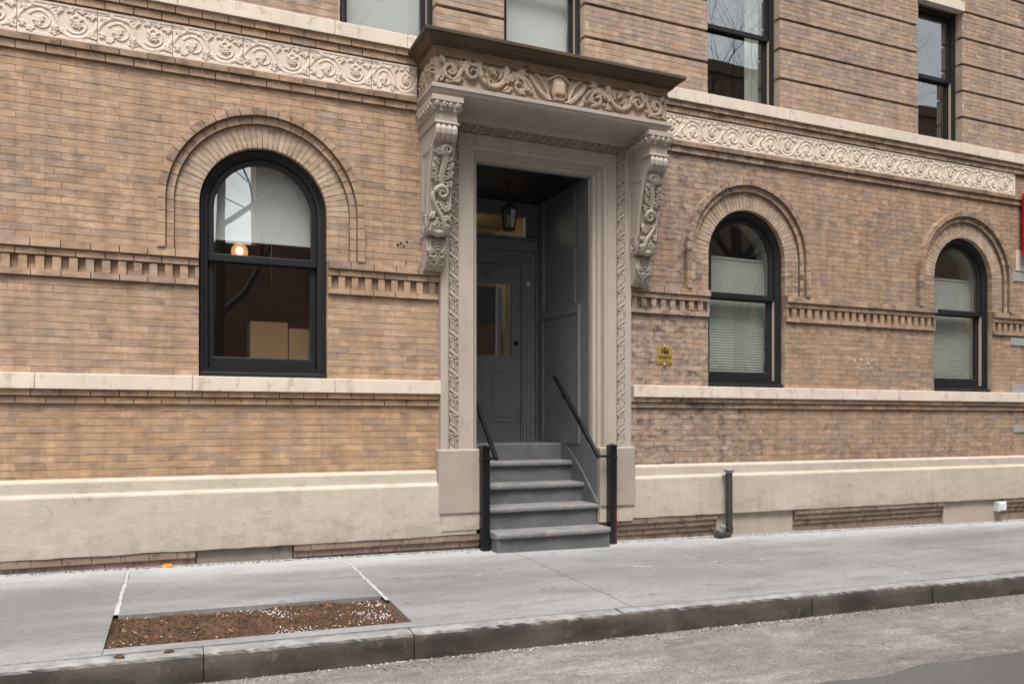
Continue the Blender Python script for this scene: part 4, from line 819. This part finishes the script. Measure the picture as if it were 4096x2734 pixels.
sweep_u(mb, CXL, CXR, [(0.632, 4.820), (0.608, 4.826), (0.000, 4.86)], .5, mi=1); mb.build('cornice', ['cornice', 'moss', 'cornice_low'], canopy)
# ------------------------------------------------------------------ consoles
PROF = [(.44, 4.02), (.475, 4.005), (.49, 3.975), (.485, 3.935), (.462, 3.905), (.43, 3.885), (.405, 3.86), (.388, 3.80), (.365, 3.72), (.34, 3.62), (.315, 3.52), (.295, 3.42), (.282, 3.32), (.272, 3.22), (.258, 3.14), (.232, 3.08), (.19, 3.062), (.15, 3.06)]
PEND = [(.15, 3.062), (.166, 3.04), (.178, 2.99), (.182, 2.93), (.176, 2.87), (.158, 2.815), (.125, 2.77), (.085, 2.748), (.03, 2.745)]
def resample(prof, n):
    P = np.array(prof); d = np.r_[0, np.cumsum(np.hypot(*(P[1:] - P[:-1]).T))]; t = np.linspace(0, d[-1], n); return np.c_[np.interp(t, d, P[:, 0]), np.interp(t, d, P[:, 1])], d[-1]
def console(x0, x1, flip):
    wd = x1 - x0; xm = (x0 + x1) / 2
    # cap
    mb = MB(); sweep_u(mb, x0 - .0, x1 + .0, [(.30, 4.018), (.478, 4.018), (.492, 4.024), (.494, 4.034), (.482, 4.044), (.474, 4.05), (.474, 4.122), (.484, 4.128), (.486, 4.138)], .474); sweep_u(mb, x0, x1, [(.486, 4.138), (.49, 4.142), (.5, 4.17), (.506, 4.20), (.506, 4.22)], .474); sweep_u(mb, x0, x1, [(.506, 4.22), (.52, 4.221), (.52, 4.268)], .474); mb.add([(x0 - .045, 0, 4.268), (x0 - .045, -.52, 4.268), (x1 + .045, -.52, 4.268), (x1 + .045, 0, 4.268)], [(0, 1, 2, 3)])
    # body sides
    P, _ = resample(PROF, 60); side = [(-.0, 4.02)] + [(-d, z) for d, z in P] + [(0, 3.06)]
    for xx in (x0, x1): mb.add([(xx, y, z) for y, z in side], [tuple(range(len(side)))])
    Q, _ = resample(PEND, 30); side2 = [(0, 3.062)] + [(-d, z) for d, z in Q] + [(0, 2.745)]
    for xx in (x0 + .008, x1 - .008): mb.add([(xx, y, z) for y, z in side2], [tuple(range(len(side2)))])
    C = sub(mb.build('console', 'paint', B))
    # side panel moulding lines and volute
    for xx, sg in ((x0, -1), (x1, 1)):
        mb = MB()
        for off in (.035, .06):
            pts = [(xx + sg * .001, -d + off, z) for d, z in P if 3.22 < z < 3.86 - off * .4] ; top = pts[0]; pts = [(xx + sg * .001, -.065 - off * .3, top[2])] + pts; mb.tube(pts, .008, 6)
            mb.tube([(xx + sg * .001, -.065 - off * .3, top[2]), (xx + sg * .001, -.065 - off * .3, 3.3)], .008, 6)
        sp = [(xx + sg * .002, -.15 + r_ * math.cos(a), 3.165 + 1.25 * r_ * math.sin(a)) for k in range(46) for r_, a in [(.078 - .0014 * k, .35 * k)]]
        mb.tube(sp, .009, 6); mb.build('side_panel', 'paint', C)
    # front carving wrapped on the S curve
    P, L = resample(PROF, 260); T = np.gradient(P, axis=0); T /= np.linalg.norm(T, axis=1)[:, None]; Nn = np.c_[-T[:, 1], T[:, 0]]; Nn = np.where((Nn[:, :1] * 1 + 0) < -.99, -Nn, Nn)
    W_, S = wd, []
    # s measured from the top (v=0) downwards
    def base(U, V):
        fl = np.where(V < .185, .016 * np.abs(np.sin(U / W_ * math.pi * 4)) ** .6, 0); edge = np.where((V > .2), .010 * ((U < .014) | (U > W_ - .014)), 0); return np.maximum(fl, edge)
    c = W_ / 2
    S += [{'p': spiral(c + .03, .27, .05, .012, 2.4, 1.2, .024, .016, .05, .05), 'vein': .3}]
    S += leaf(c + .01, .28, 2.9, .1, .03, .04, 3, .4) + leaf(c, .25, 2.2, .07, .02, .035, 2, .4)
    S += [{'p': bez([(c + .02, .62), (c - .05, .5), (c + .04, .42), (c + .02, .30)], .03, .035, .03, .04), 'vein': .3}]
    for (u, v, a, L_) in ((.05, .55, -1.9, .09), (.05, .47, -2.1, .08), (.16, .52, -1.0, .09), (.16, .44, -.9, .08), (.06, .4, -2.2, .07), (.15, .37, -.8, .06), (.1, .6, -1.4, .14), (.15, .6, -.7, .09)): S += leaf(u, v, a, L_, .024, .036, 3, .3)
    S += [{'p': spiral(c + .01, .655, .062, .014, 3.4, 1.35, .024, .016, .055, .05), 'vein': .35}]
    S += [{'p': bez([(.03, .67), (.02, .8), (.15, .85), (.16, 1.0)], .018, .028, .04, .045), 'vein': .4}]
    for (u, v, a, L_) in ((.08, .75, .3, .08), (.12, .8, .1, .08), (.05, .85, 2.2, .07), (.06, .93, 2.0, .08), (.14, .88, .2, .07), (.15, .95, .4, .06), (.08, .9, 1.3, .14), (.17, .75, 1.2, .08)): S += leaf(u, v, a, L_, .024, .036, 3, .3)
    S += [[(.03, 1.0, .03, .03), (.1, 1.02, .04, .045), (W_ - .03, 1.0, .03, .03)]]
    U, V, Z = carve(W_, L, 56, 260, S, base)
    if flip: Z = Z[:, ::-1]
    G = [[(x0 + U[j, i], -(P[j, 0] + Z[j, i] * abs(Nn[j, 0]) * 1.0) , P[j, 1] + Z[j, i] * Nn[j, 1] * (1 if Nn[j, 0] > 0 else -1)) for i in range(56)] for j in range(260)]
    mb = MB(); mb.grid(G); mb.build('acanthus_leaf', 'paint', C)
    Q, L2 = resample(PEND, 90); S = [spiral(c, .10, .07, .07, 0, 1, .008, .008, .022, .022)]
    for k in range(4): S.append([(c - .012, .05 + .03 * k, .012, .03), (c + .012, .05 + .03 * k, .012, .03)])
    for (u, v, a, L_) in ((.04, .2, .4, .1), (.16, .2, 2.7, .1), (.05, .27, .3, .09), (.15, .27, 2.8, .09), (.1, .24, 1.5, .1), (.03, .12, 1.5, .1), (.17, .12, 1.5, .1)): S += leaf(u, v, a, L_, .018, .026, 2, .4)
    w2 = wd - .016; U, V, Z = carve(w2, L2, 44, 90, S); T = np.gradient(Q, axis=0); T /= np.linalg.norm(T, axis=1)[:, None]
    G = [[(x0 + .008 + U[j, i], -(Q[j, 0] - T[j, 1] * Z[j, i]), Q[j, 1] + T[j, 0] * Z[j, i]) for i in range(44)] for j in range(90)]
    mb = MB(); mb.grid(G); mb.build('pendant', 'paint', C)
    # leafy ovolo on the cap
    mb = MB(); wc = wd + .05; S = []
    for k in range(4):
        u = (k + .5) * wc / 4; S += leaf(u, .07, -1.2 if k % 2 else -1.9, .06, .02, .03, 2, .7) + [spiral(u, .045, .018, .006, 0, 1.1, .009, .006, .034, .034)]
    relief(mb, (x0 - .025, -.492, 4.135), (1, 0, 0), (0, -.12, .99), (0, -1, 0), carve(wc, .085, 60, 24, S)); S = []
    for k in range(6): u = (k + .5) * .07 + .02; S += leaf(u, .07, -1.2 if k % 2 else -1.9, .06, .02, .03, 2, .7) + [spiral(u, .045, .018, .006, 0, 1.1, .009, .006, .034, .034)]
    cvs = carve(.46, .085, 90, 24, S); relief(mb, (x0 - .016, -.04, 4.135), (0, -1, 0), (-.12, 0, .99), (-1, 0, 0), cvs); relief(mb, (x1 + .016, -.04, 4.135), (0, -1, 0), (.12, 0, .99), (1, 0, 0), cvs)
    mb.build('leaf_moulding', 'paint', C)
console(2.263, 2.472, False); console(4.56, 4.765, True)
# ------------------------------------------------------------------ vestibule, door
VX0, VX1, VY0, VY1, VZ0, VZ1 = 2.862, 4.168, .12, 1.36, 1.06, 3.98
mb = MB()
mb.add([(VX0, VY0, -.2), (VX0, VY1, -.2), (VX0, VY1, VZ1), (VX0, VY0, VZ1)], [(0, 1, 2, 3)]); mb.add([(VX1, VY0, -.2), (VX1, VY1, -.2), (VX1, VY1, VZ1), (VX1, VY0, VZ1)], [(0, 1, 2, 3)]); mb.box(VX0 - .04, VX1 + .04, .12, .16, 3.905, 4.0); mb.box(VX1 + .0, VX1 + .25, -.07, .12, .1, 1.03); mb.box(VX0 - .25, VX0, -.07, .12, .1, 1.03)
# wall behind the door with transom and door openings left free
DXL, DXR, DZT = 3.11, 3.925, 3.17
fx0, fx1 = VX0, VX1
mb.box(fx0, DXL - .06, VY1, VY1 + .06, 1.0, 3.98); mb.box(DXR + .06, fx1, VY1, VY1 + .06, 1.0, 3.98); mb.box(DXL - .06, DXR + .06, VY1, VY1 + .06, DZT + .03, 3.50); mb.box(DXL - .06, DXR + .06, VY1, VY1 + .06, 3.76, 3.98)
vest = sub(mb.build('vestibule', 'doorpaint', B)); vest['label'] = 'dark grey painted entrance recess with panelled side walls'
mb = MB()
for xx, sg in ((VX1, -1), (VX0, 1)):
    def bx(y0, y1, z0, z1, t): a, b = sorted((xx, xx + sg * t)); mb.box(a, b, y0, y1, z0, z1)
    bx(.33, 1.2, 2.50, 2.59, .024); bx(.33, 1.2, 1.28, 2.50, .012); bx(.31, .335, 1.06, 2.592, .026); bx(1.20, 1.30, 1.06, 3.95, .03); bx(.42, .46, 2.62, 3.9, .012); bx(.34, 1.2, 1.06, 1.28, .02)
mb.build('side_panelling', 'doorpaint', vest)
mb = MB(); mb.box(VX0, VX1, VY0 + .045, VY1 - .001, VZ1 - .06, VZ1 - .02); mb.build('ceiling', 'ceilshade', vest)
mb = MB()   # door case mouldings
for q, y in (((0), 0),):
    sec = [(-.16, VY1 + .01), (-.16, VY1 - .05), (-.15, VY1 - .06), (-.105, VY1 - .06), (-.10, VY1 - .045), (-.06, VY1 - .045), (-.055, VY1 - .03), (-.02, VY1 - .03), (-.015, VY1 - .01), (0, VY1 - .01), (0, VY1 + .06)]
    mb.strip([rect_poly(DXL, DXR, VZ0, DZT, q_, y_) for q_, y_ in sec], False)
mb.bbox(DXL - .22, DXR + .2, VY1 - .07, VY1 + .01, 3.33, 3.47, .01); mb.bbox(DXL - .24, DXR + .22, VY1 - .09, VY1 + .01, 3.47, 3.495, .006)
for z0, z1 in ((1.16, 1.36), (1.42, 1.6), (1.68, 2.36), (2.42, 3.2)):
    mb.strip([rect_poly(DXR + .185, DXR + .235, z0, z1, q_, y_) for q_, y_ in ((0, VY1 - .001), (0, VY1 - .02), (.008, VY1 - .02), (.012, VY1 - .004))], False)
mb.box(DXL - .2, DXR + .12, VY1 - .02, VY1 + .08, 1.055, 1.075); mb.build('door_case', 'doorpaint', vest)
mb = MB(); yd = VY1 + .02     # the door leaf
gx0, gx1, gz0, gz1 = 3.22, 3.815, 2.087, 2.945
mb.box(DXL + .003, gx0, yd, yd + .045, 1.078, DZT); mb.box(gx1, DXR - .003, yd, yd + .045, 1.078, DZT); mb.box(gx0, gx1, yd, yd + .045, gz1, DZT); mb.box(gx0, gx1, yd, yd + .045, 1.078, gz0)
door = sub(mb.build('door', 'doorpaint', B)); door['label'] = 'dark grey panelled entrance door numbered 90 with glazed upper half'
for a, b in ((3.2, 3.46), (3.555, 3.815)):
    mb = MB(); mb.strip([[(a + q, yd - y, 1.30 + q), (b - q, yd - y, 1.30 + q), (b - q, yd - y, 1.90 - q), (a + q, yd - y, 1.90 - q), (a + q, yd - y, 1.30 + q)] for q, y in ((0, .001), (.004, .010), (.018, .010), (.024, .002), (.05, .002), (.06, .008))], False); mb.add([(a + .06, yd - .008, 1.36), (b - .06, yd - .008, 1.36), (b - .06, yd - .008, 1.84), (a + .06, yd - .008, 1.84)], [(0, 1, 2, 3)]); mb.build('door_panel', 'doorpaint', door)
mb = MB(); mb.add([(gx0, yd + .03, gz0), (gx1, yd + .03, gz0), (gx1, yd + .03, gz1), (gx0, yd + .03, gz1)], [(0, 1, 2, 3)]); pane(mb, door)
mb = MB(); mb.add([(DXL - .05, yd + .03, 3.5), (DXR + .05, yd + .03, 3.5), (DXR + .05, yd + .03, 3.76), (DXL - .05, yd + .03, 3.76)], [(0, 1, 2, 3)]); mb.build('transom_pane', 'glass', vest)
mb = MB(); mb.tube([(3.865, yd, 2.24), (3.865, yd - .03, 2.24)], [.012, .016], 10); mb.tube([(3.865, yd - .002, 2.24), (3.865, yd - .008, 2.24)], .03, 14); mb.build('door_lock', 'iron', door)
def text_obj(s, size, loc, m_, name, parent, ext=.0012, align='CENTER', rot=(R(90), 0, 0)):
    cu = bpy.data.curves.new(name, 'FONT'); cu.body = s; cu.size = size; cu.extrude = ext; cu.align_x = align; cu.align_y = 'CENTER'
    t = bpy.data.objects.new(name, cu); COL.objects.link(t); bpy.context.view_layer.update()
    me_ = bpy.data.meshes.new_from_object(t.evaluated_get(bpy.context.evaluated_depsgraph_get())); bpy.data.objects.remove(t)
    me_.materials.clear(); me_.materials.append(MAT[m_]); o = bpy.data.objects.new(name, me_); link(o, parent); o.location = loc; o.rotation_euler = rot; return o
t = text_obj('90', .135, (3.49, yd - .003, 3.03), 'gilt', 'house_number', door, .003); t.scale = (.8, 1, 1)
# lobby seen through the door glass
def lobby():
    x0, x1, y0, y1, z0, z1 = 2.7, 4.5, VY1 + .07, 4.2, 1.05, 4.1; mb = MB()
    mb.add([(x0, y0, z0), (x1, y0, z0), (x1, y1, z0), (x0, y1, z0), (x0, y0, z1), (x1, y0, z1), (x1, y1, z1), (x0, y1, z1)], [(0, 1, 2, 3), (4, 7, 6, 5), (1, 5, 6, 2), (2, 6, 7, 3), (3, 7, 4, 0)])
    L_ = sub(mb.build('lobby', 'lobby', B)); mb = MB(); mb.box(4.44, 4.49, 2.2, 2.75, 1.7, 2.45); mb.box(3.9, 4.2, 4.1, 4.19, 1.6, 2.6); mb.build('notice_board', 'dark', L_)
    mb = MB(); mb.box(3.5, 3.92, 1.95, 2.0, 1.06, 3.0); mb.build('inner_door_post', 'dark', L_)
lobby()
mb = MB(); mb.lathe(3.5, 2.9, [(0, 3.93), (.12, 3.94), (.16, 3.99), (.14, 4.05), (.0, 4.07)], 18); tag(mb.build('lobby_lamp', 'lobbylamp'), 'lit ceiling lamp inside the lobby behind the entrance door', 'lamp')
# ------------------------------------------------------------------ lantern
lan = thing('hanging_lantern', (3.47, .65, 3.98), 'dark hexagonal lantern hanging from the entrance recess ceiling', 'lantern')
mb = MB(); mb.tube([(3.47, .65, 3.93), (3.47, .65, 3.72)], .005, 8); mb.lathe(3.47, .65, [(0, 3.885), (.02, 3.89), (.04, 3.905), (.045, 3.92), (0, 3.921)], 16); mb.build('rod', 'dark', lan)
def hexr(r, z): return [(3.47 + r * math.cos(R(60 * k + 15)), .65 + r * math.sin(R(60 * k + 15)), z) for k in range(7)]
mb = MB(); mb.strip([hexr(.02, 3.74), hexr(.03, 3.70), hexr(.105, 3.635), hexr(.108, 3.62), hexr(.09, 3.615)], False); mb.build('roof', 'dark', lan)
mb = MB()
for k in range(6): mb.tube([hexr(.09, 3.617)[k], hexr(.062, 3.42)[k]], .007, 6)
mb.strip([hexr(.06, 3.425), hexr(.075, 3.42), hexr(.07, 3.40), hexr(.03, 3.39), hexr(0, 3.39)], False); mb.build('cage', 'dark', lan)
mb = MB(); mb.strip([hexr(.086, 3.615), hexr(.06, 3.425)], False); mb.build('lantern_glass', 'glass', lan)
mb = MB(); mb.lathe(3.47, .65, [(0, 3.43), (.014, 3.44), (.014, 3.5), (.018, 3.53), (.012, 3.57), (0, 3.585)], 12); mb.build('bulb', 'box', lan)
# ------------------------------------------------------------------ steps
st = thing('entry_steps', (3.53, -.1, .04), 'grey painted stone entry steps climbing into the doorway', 'steps')
TR = [(.228, -.375), (.447, -.10), (.652, .18), (.874, .46)]; LZ, LY = 1.06, .735
prevz = 0
for i, (z, y) in enumerate(TR):
    x0, x1 = (2.91, 4.172) if i == 0 else (2.845, 4.172) if i == 1 else (VX0 + .002, VX1 - .002); yb = (TR[i + 1][1] + .035) if i < 3 else LY + .0
    mb = MB(); th = .056; n = 24; sec = [(.03, z - th), (.006, z - th + .004), (0, z - th + .014), (0, z - .014), (.005, z - .004), (.018, z), (yb - y + .02, z + .001)]
    polys = []
    for (oy, zz) in sec: polys.append([(x, y + oy + .004 * math.sin(x * 11 + i) * (oy < .02) + (.03 * max(0, 1 - min(x - x0, x1 - x) / .03) ** 2 if i == 0 and oy < .02 else 0), zz + random.uniform(-.0012, .0012)) for x in np.linspace(x0, x1, n)])
    mb.grid(polys, True)
    for e in (0, -1): mb.add([p[e] for p in polys] + [(polys[0][e][0], yb + .02, z - th)], [tuple(range(len(polys) + 1))])
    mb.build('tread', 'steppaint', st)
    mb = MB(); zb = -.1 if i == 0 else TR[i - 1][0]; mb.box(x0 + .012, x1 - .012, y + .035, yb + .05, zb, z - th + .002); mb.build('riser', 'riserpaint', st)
mb = MB(); mb.bbox(VX0 + .001, VX1 - .001, LY, VY1 + .05, .874, LZ, .015); mb.build('landing', 'riserpaint', st)
mb = MB()   # plastered skirt stepping up beside the treads
pl = [(-.06, .45), (-.10, .46), (.16, .70), (.44, .93), (.72, 1.10), (1.2, 1.10), (1.2, .6), (.3, .4)]
for xx, t in ((VX1, -.022), (VX0, .022)):
    mb = MB(); v = [(xx, y, z) for y, z in pl] + [(xx + t, y, z) for y, z in pl]; n = len(pl); mb.add(v, [tuple(range(n, 2 * n))] + [(i, (i + 1) % n, n + (i + 1) % n, n + i) for i in range(n)]); mb.build('skirting', 'riserpaint', st)
# ------------------------------------------------------------------ handrails
def handrail(px, rx, side, m_, lab):
    g0 = gz(px, -.17); h = thing('handrail', (px, -.17, g0), lab, 'handrail'); s = .039
    mb = MB(); mb.box(px - s, px + s, -.17 - s, -.17 + s, g0 - .05, 1.045); mb.build('post', m_, h)
    mb = MB(); mb.box(px - s - .006, px + s + .006, -.17 - s - .006, -.17 + s + .006, 1.04, 1.055); q = s + .004; mb.add([(px - q, -.17 - q, 1.055), (px + q, -.17 - q, 1.055), (px + q, -.17 + q, 1.055), (px - q, -.17 + q, 1.055), (px, -.17, 1.078)], [(0, 1, 4), (1, 2, 4), (2, 3, 4), (3, 0, 4)]); mb.build('post_cap', m_, h)
    mb = MB(); mb.bbox(px - s - .006, px + s + .006, -.17 - s - .006, -.17 + s + .006, .925, .943, .003); mb.build('collar', m_, h)
    P0, P1, P2 = Vector((px, -.17, .945)), Vector((rx, -.215, .945)), Vector((rx - side * .03, .72, 1.80))
    mb = MB(); mb.tube([P0 + Vector((0, -.03, 0)), P1], .016, 4, True, square=True); mb.tube([P1 - (P2 - P1).normalized() * .012, P2], .0245, 4, True, square=True); mb.build('rail', m_, h)
    mb = MB(); c = P2; mb.tube([c + Vector((-.022, 0, 0)), c + Vector((.022, 0, 0))], .03, 14); mb.build('rail_end', m_, h)
    wx = VX1 if side > 0 else VX0; q = P1.lerp(P2, .82)
    mb = MB(); mb.tube([q, q + Vector((0, 0, -.08)), Vector((wx, q.y, q.z - .1))], .009, 8); mb.tube([Vector((wx - side * .02, q.y, q.z - .1)), Vector((wx, q.y, q.z - .1))], .035, 14); mb.build('wall_bracket', m_, h)
handrail(2.862, 2.965, -1, 'iron', 'black iron handrail and square post left beside the first step, no rust'); handrail(4.285, 4.10, 1, 'iron_rust', 'black iron handrail with rusty red foot on its square post')
# ------------------------------------------------------------------ things on and by the wall
pq = thing('brass_plaque', (5.048, -.004, 1.93), 'small brass management plaque screwed to the brick wall', 'plaque')
mb = MB(); mb.bbox(4.947, 5.149, -.009, -.002, 1.935, 2.126, .002); mb.build('plate', 'brass', pq)
for z in (2.126, 1.93):
    mb = MB(); mb.tube([(5.045, -.002, z), (5.045, -.02, z), (5.045, -.024, z)], [.016, .016, .008], 14); mb.build('stud', 'brass', pq)
text_obj('MANAGED BY', .0165, (5.048, -.0095, 2.094), 'ink', 'lettering', pq); text_obj('RUDD REALTY', .026, (5.05, -.0095, 2.014), 'ink', 'lettering', pq, .002); text_obj('MANAGEMENT CORP.', .0165, (5.05, -.0095, 1.995), 'ink', 'lettering', pq)
mb = MB(); mb.box(5.002, 5.098, -.0105, -.009, 2.074, 2.082); mb.prism([(5.002, 2.040), (5.008, 2.046), (5.008, 2.075), (5.002, 2.075)], -.0105, -.009); mb.prism([(5.098, 2.075), (5.088, 2.075), (5.088, 2.052), (5.098, 2.038)], -.0105, -.009)
for a, b, c_ in ((5.012, 5.024, 0), (5.036, 5.048, .005), (5.056, 5.066, .006), (5.074, 5.082, .01)): mb.prism([(a - c_, 2.047), (b + c_, 2.047), (b, 2.074), (a, 2.074)], -.0102, -.009)
mb.build('logo', 'ink', pq)
mb = MB()
for (x0, x1, z) in ((5.012, 5.05, 1.963), (5.055, 5.085, 1.963), (4.96, 5.0, 1.95), (5.005, 5.045, 1.95), (5.05, 5.09, 1.95), (5.095, 5.138, 1.95)):
    x = x0
    while x < x1: mb.box(x, x + .0035, -.0098, -.009, z - .003, z + .003); x += .0055
mb.build('small_print', 'ink', pq)
pp = thing('vent_pipe', (5.80, -.17, gz(5.8, -.17)), 'black standing vent pipe with mushroom cap against the plinth', 'pipe')
g0 = gz(5.8, -.17); mb = MB(); mb.tube([(5.79, -.17, .735), (5.795, -.17, .12), (5.795, -.17, g0 + .055), (5.78, -.172, g0 + .035), (5.74, -.175, g0 + .03), (5.66, -.18, g0 + .03)], .037, 16); mb.tube([(5.795, -.17, g0 + .11), (5.795, -.17, g0 + .085)], .044, 16); mb.build('pipe', 'pipe', pp)
mb = MB(); mb.lathe(5.79, -.17, [(.036, .725), (.04, .735), (.062, .755), (.066, .765), (.055, .775), (.02, .782), (0, .782)], 20); mb.build('cap', 'cap', pp)
mb = MB(); mb.tube([(5.70, -.18, g0 + .045), (5.64, -.19, g0 + .03), (5.60, -.195, g0 + .045)], [.05, .058, .042], 14); mb.build('trap', 'pipe', pp)
mb = MB(); mb.tube([(5.655, -.2, g0 + .07), (5.67, -.215, g0 + .125)], [.026, .026], 14); mb.tube([(5.671, -.216, g0 + .128), (5.676, -.221, g0 + .146)], [.034, .03], 14); mb.build('cleanout_plug', 'cap', pp)
jb = thing('junction_box', (10.34, -.06, .1), 'small pale grey electrical box fixed low on the plinth', 'electrical box')
mb = MB(); mb.bbox(10.27, 10.42, -.14, -.06, .10, .225, .008); mb.build('box_body', 'box', jb); mb = MB(); mb.bbox(10.285, 10.405, -.15, -.14, .115, .21, .004); mb.build('box_cover', 'box', jb)
rs = thing('red_sign', (11.3, -.06, 3.58), 'bright red sign panel on the brick beyond the last arched window', 'sign')
mb = MB(); mb.bbox(10.85, 12.0, -.13, -.06, 3.58, 4.44, .01); mb.build('sign_panel', 'red', rs); mb = MB(); mb.box(11.1, 11.14, -.06, .0, 3.7, 4.3); mb.box(11.7, 11.74, -.06, .0, 3.7, 4.3); mb.build('bracket', 'iron', rs)
mb = MB(); x, y = .02, -.115; zz = gz(x, y); mb.grid([[(x + (.05 + .008 * math.sin(5 * t)) * math.cos(t) * s, y + .025 * math.sin(t) * s, zz + .024 * (1 - s * s) + .006 * math.sin(7 * t) * s + .002) for t in np.linspace(0, 2 * math.pi, 20)] for s in np.linspace(0.02, 1, 7)]); tag(mb.build('orange_peel', 'orange'), 'crumpled orange scrap lying at the foot of the wall', 'litter')
mb = MB(); mb.grid([[(3.995 + .03 * u * (1 + .3 * math.sin(9 * v)), 1.285 - .012 * math.cos(4 * u) , 2.945 + .028 * v + .012 * math.sin(7 * u)) for u in np.linspace(-1, 1, 8)] for v in np.linspace(-1, 1, 6)]); tag(mb.build('paper_scrap', 'white_patch'), 'torn white paper scrap stuck beside the entrance door', 'paper')
# inside the first window
for (x0, x1, y0, y1, z1, lab) in ((.735, 1.075, .42, .75, 2.245, 'taller cardboard box standing behind the lower sash'), (1.085, 1.36, .40, .72, 2.19, 'shorter cardboard box next to the taller one behind the lower sash')):
    bxo = thing('cardboard_box', ((x0 + x1) / 2, (y0 + y1) / 2, 1.72), lab, 'box', 'cardboard boxes behind the window'); mb = MB(); mb.box(x0, x1, y0, y1, 1.722, z1); mb.build('carton', 'cardboard', bxo); mb = MB(); mb.box((x0 + x1) / 2 - .03, (x0 + x1) / 2 + .03, y0 - .002, y0 - .0005, 1.73, 1.9); mb.build('tape', 'cardboard', bxo)
lp = thing('pendant_lamp', (.69, 1.05, 3.9), 'glowing round pendant lamp inside the large arched window', 'lamp')
mb = MB(); mb.lathe(.69, 1.05, [(.015, 3.095), (.05, 3.08), (.076, 3.045), (.082, 3.01), (.072, 2.965), (.04, 2.936), (.0, 2.93)], 22); mb.build('globe', 'bulb', lp); mb = MB(); mb.lathe(.682, .972, [(.0, 3.04), (.024, 3.03), (.034, 3.005), (.024, 2.98), (0, 2.97)], 14); mb.build('bright_spot', 'bulb_core', lp); mb = MB(); mb.tube([(.69, 1.05, 3.9), (.69, 1.05, 3.11)], .006, 6); mb.build('cord', 'dark', lp)
# ------------------------------------------------------------------ across the street (seen mirrored in the glass)
for (bx0, bx1, hh, nf, nm, lab) in ((2.3, 12.0, 19.5, 5, 'opp', 'tall dark brick building across the street mirrored in the windows'), (12.3, 42.0, 13.6, 3, 'opp2', 'lower brown building across the street mirrored in the upper windows')):
    ob = thing('opposite_building', ((bx0 + bx1) / 2, -18, -.2), lab, 'building')
    mb = MB(); mb.box(bx0, bx1, -17, -15.5, -.4, hh); mb.build('wall', nm, ob); mb = MB(); mb.box(bx0 - .05, bx1, -17, -15.4, hh, hh + .4); mb.build('parapet', nm, ob)
    for fl in range(nf):
        for k in range(int((bx1 - bx0) / 3)): mb = MB(); x = bx0 + 1.4 + k * 3; z = 1.2 + fl * 3.5; mb.box(x, x + 1.3, -15.52, -15.47, z, z + 2); mb.build('window', 'opp_w', ob)
lw = thing('street_wall', (-8, -15.5, -.2), 'long low dark brick wall across the street mirrored in the windows', 'wall')
mb = MB(); mb.box(-30, 2.3, -16, -15.5, -.4, 6.0); mb.build('wall_body', 'opp', lw); mb = MB(); mb.box(-30, 2.29, -16.05, -15.45, 6.0, 6.15); mb.build('coping', 'opp', lw)
def grow(tr, br, p, d, r, L, dep):
    pts = [p]; rr = [r]; q = Vector(p); d = Vector(d)
    for k in range(4):
        sg = .02 if dep == 0 else .13; d = (d + Vector((random.gauss(0, sg), random.gauss(0, sg), random.gauss(.03, .08)))).normalized(); q = q + d * L / 4; pts.append(q.copy()); rr.append(r * (1 - .12 * (k + 1)))
    (tr if dep == 0 else br).tube(pts, rr, 7 if r > .03 else 4, False)
    if dep >= 6: return
    for _ in range(6 if dep == 0 else 4 if dep < 4 else 3 if dep < 5 else 2):
        ax = Vector((random.gauss(0, 1), random.gauss(0, 1), random.gauss(.25, .6))).normalized(); nd = (d * .85 + ax * .75).normalized(); st_ = random.choice([1, 2, 3, 4] if dep == 0 else [2, 3, 4, 4]); L = min(L, 5.0); grow(tr, br, pts[st_], nd, rr[st_] * random.uniform(.5, .72), L * random.uniform(.62, .85), dep + 1)
for (tx, ty, ln, r0, L0, lab) in ((1.12, -12.4, .03, .16, 8.2, 'bare winter street tree mirrored in the large arched window'), (16.6, -12.6, .02, .28, 8.6, 'bare winter street tree mirrored in the upper windows')):
    tree = thing('bare_tree', (tx, ty, -.2), lab, 'tree', 'street trees across the road'); tr = MB(); br = MB()
    grow(tr, br, Vector((tx, ty, -.3)), Vector((ln, 0, 1)), r0, L0, 0); tr.build('trunk', 'bark', tree); br.build('crown', 'bark', tree)
for o in bpy.data.objects:
    if '_w' in o: del o['_w']
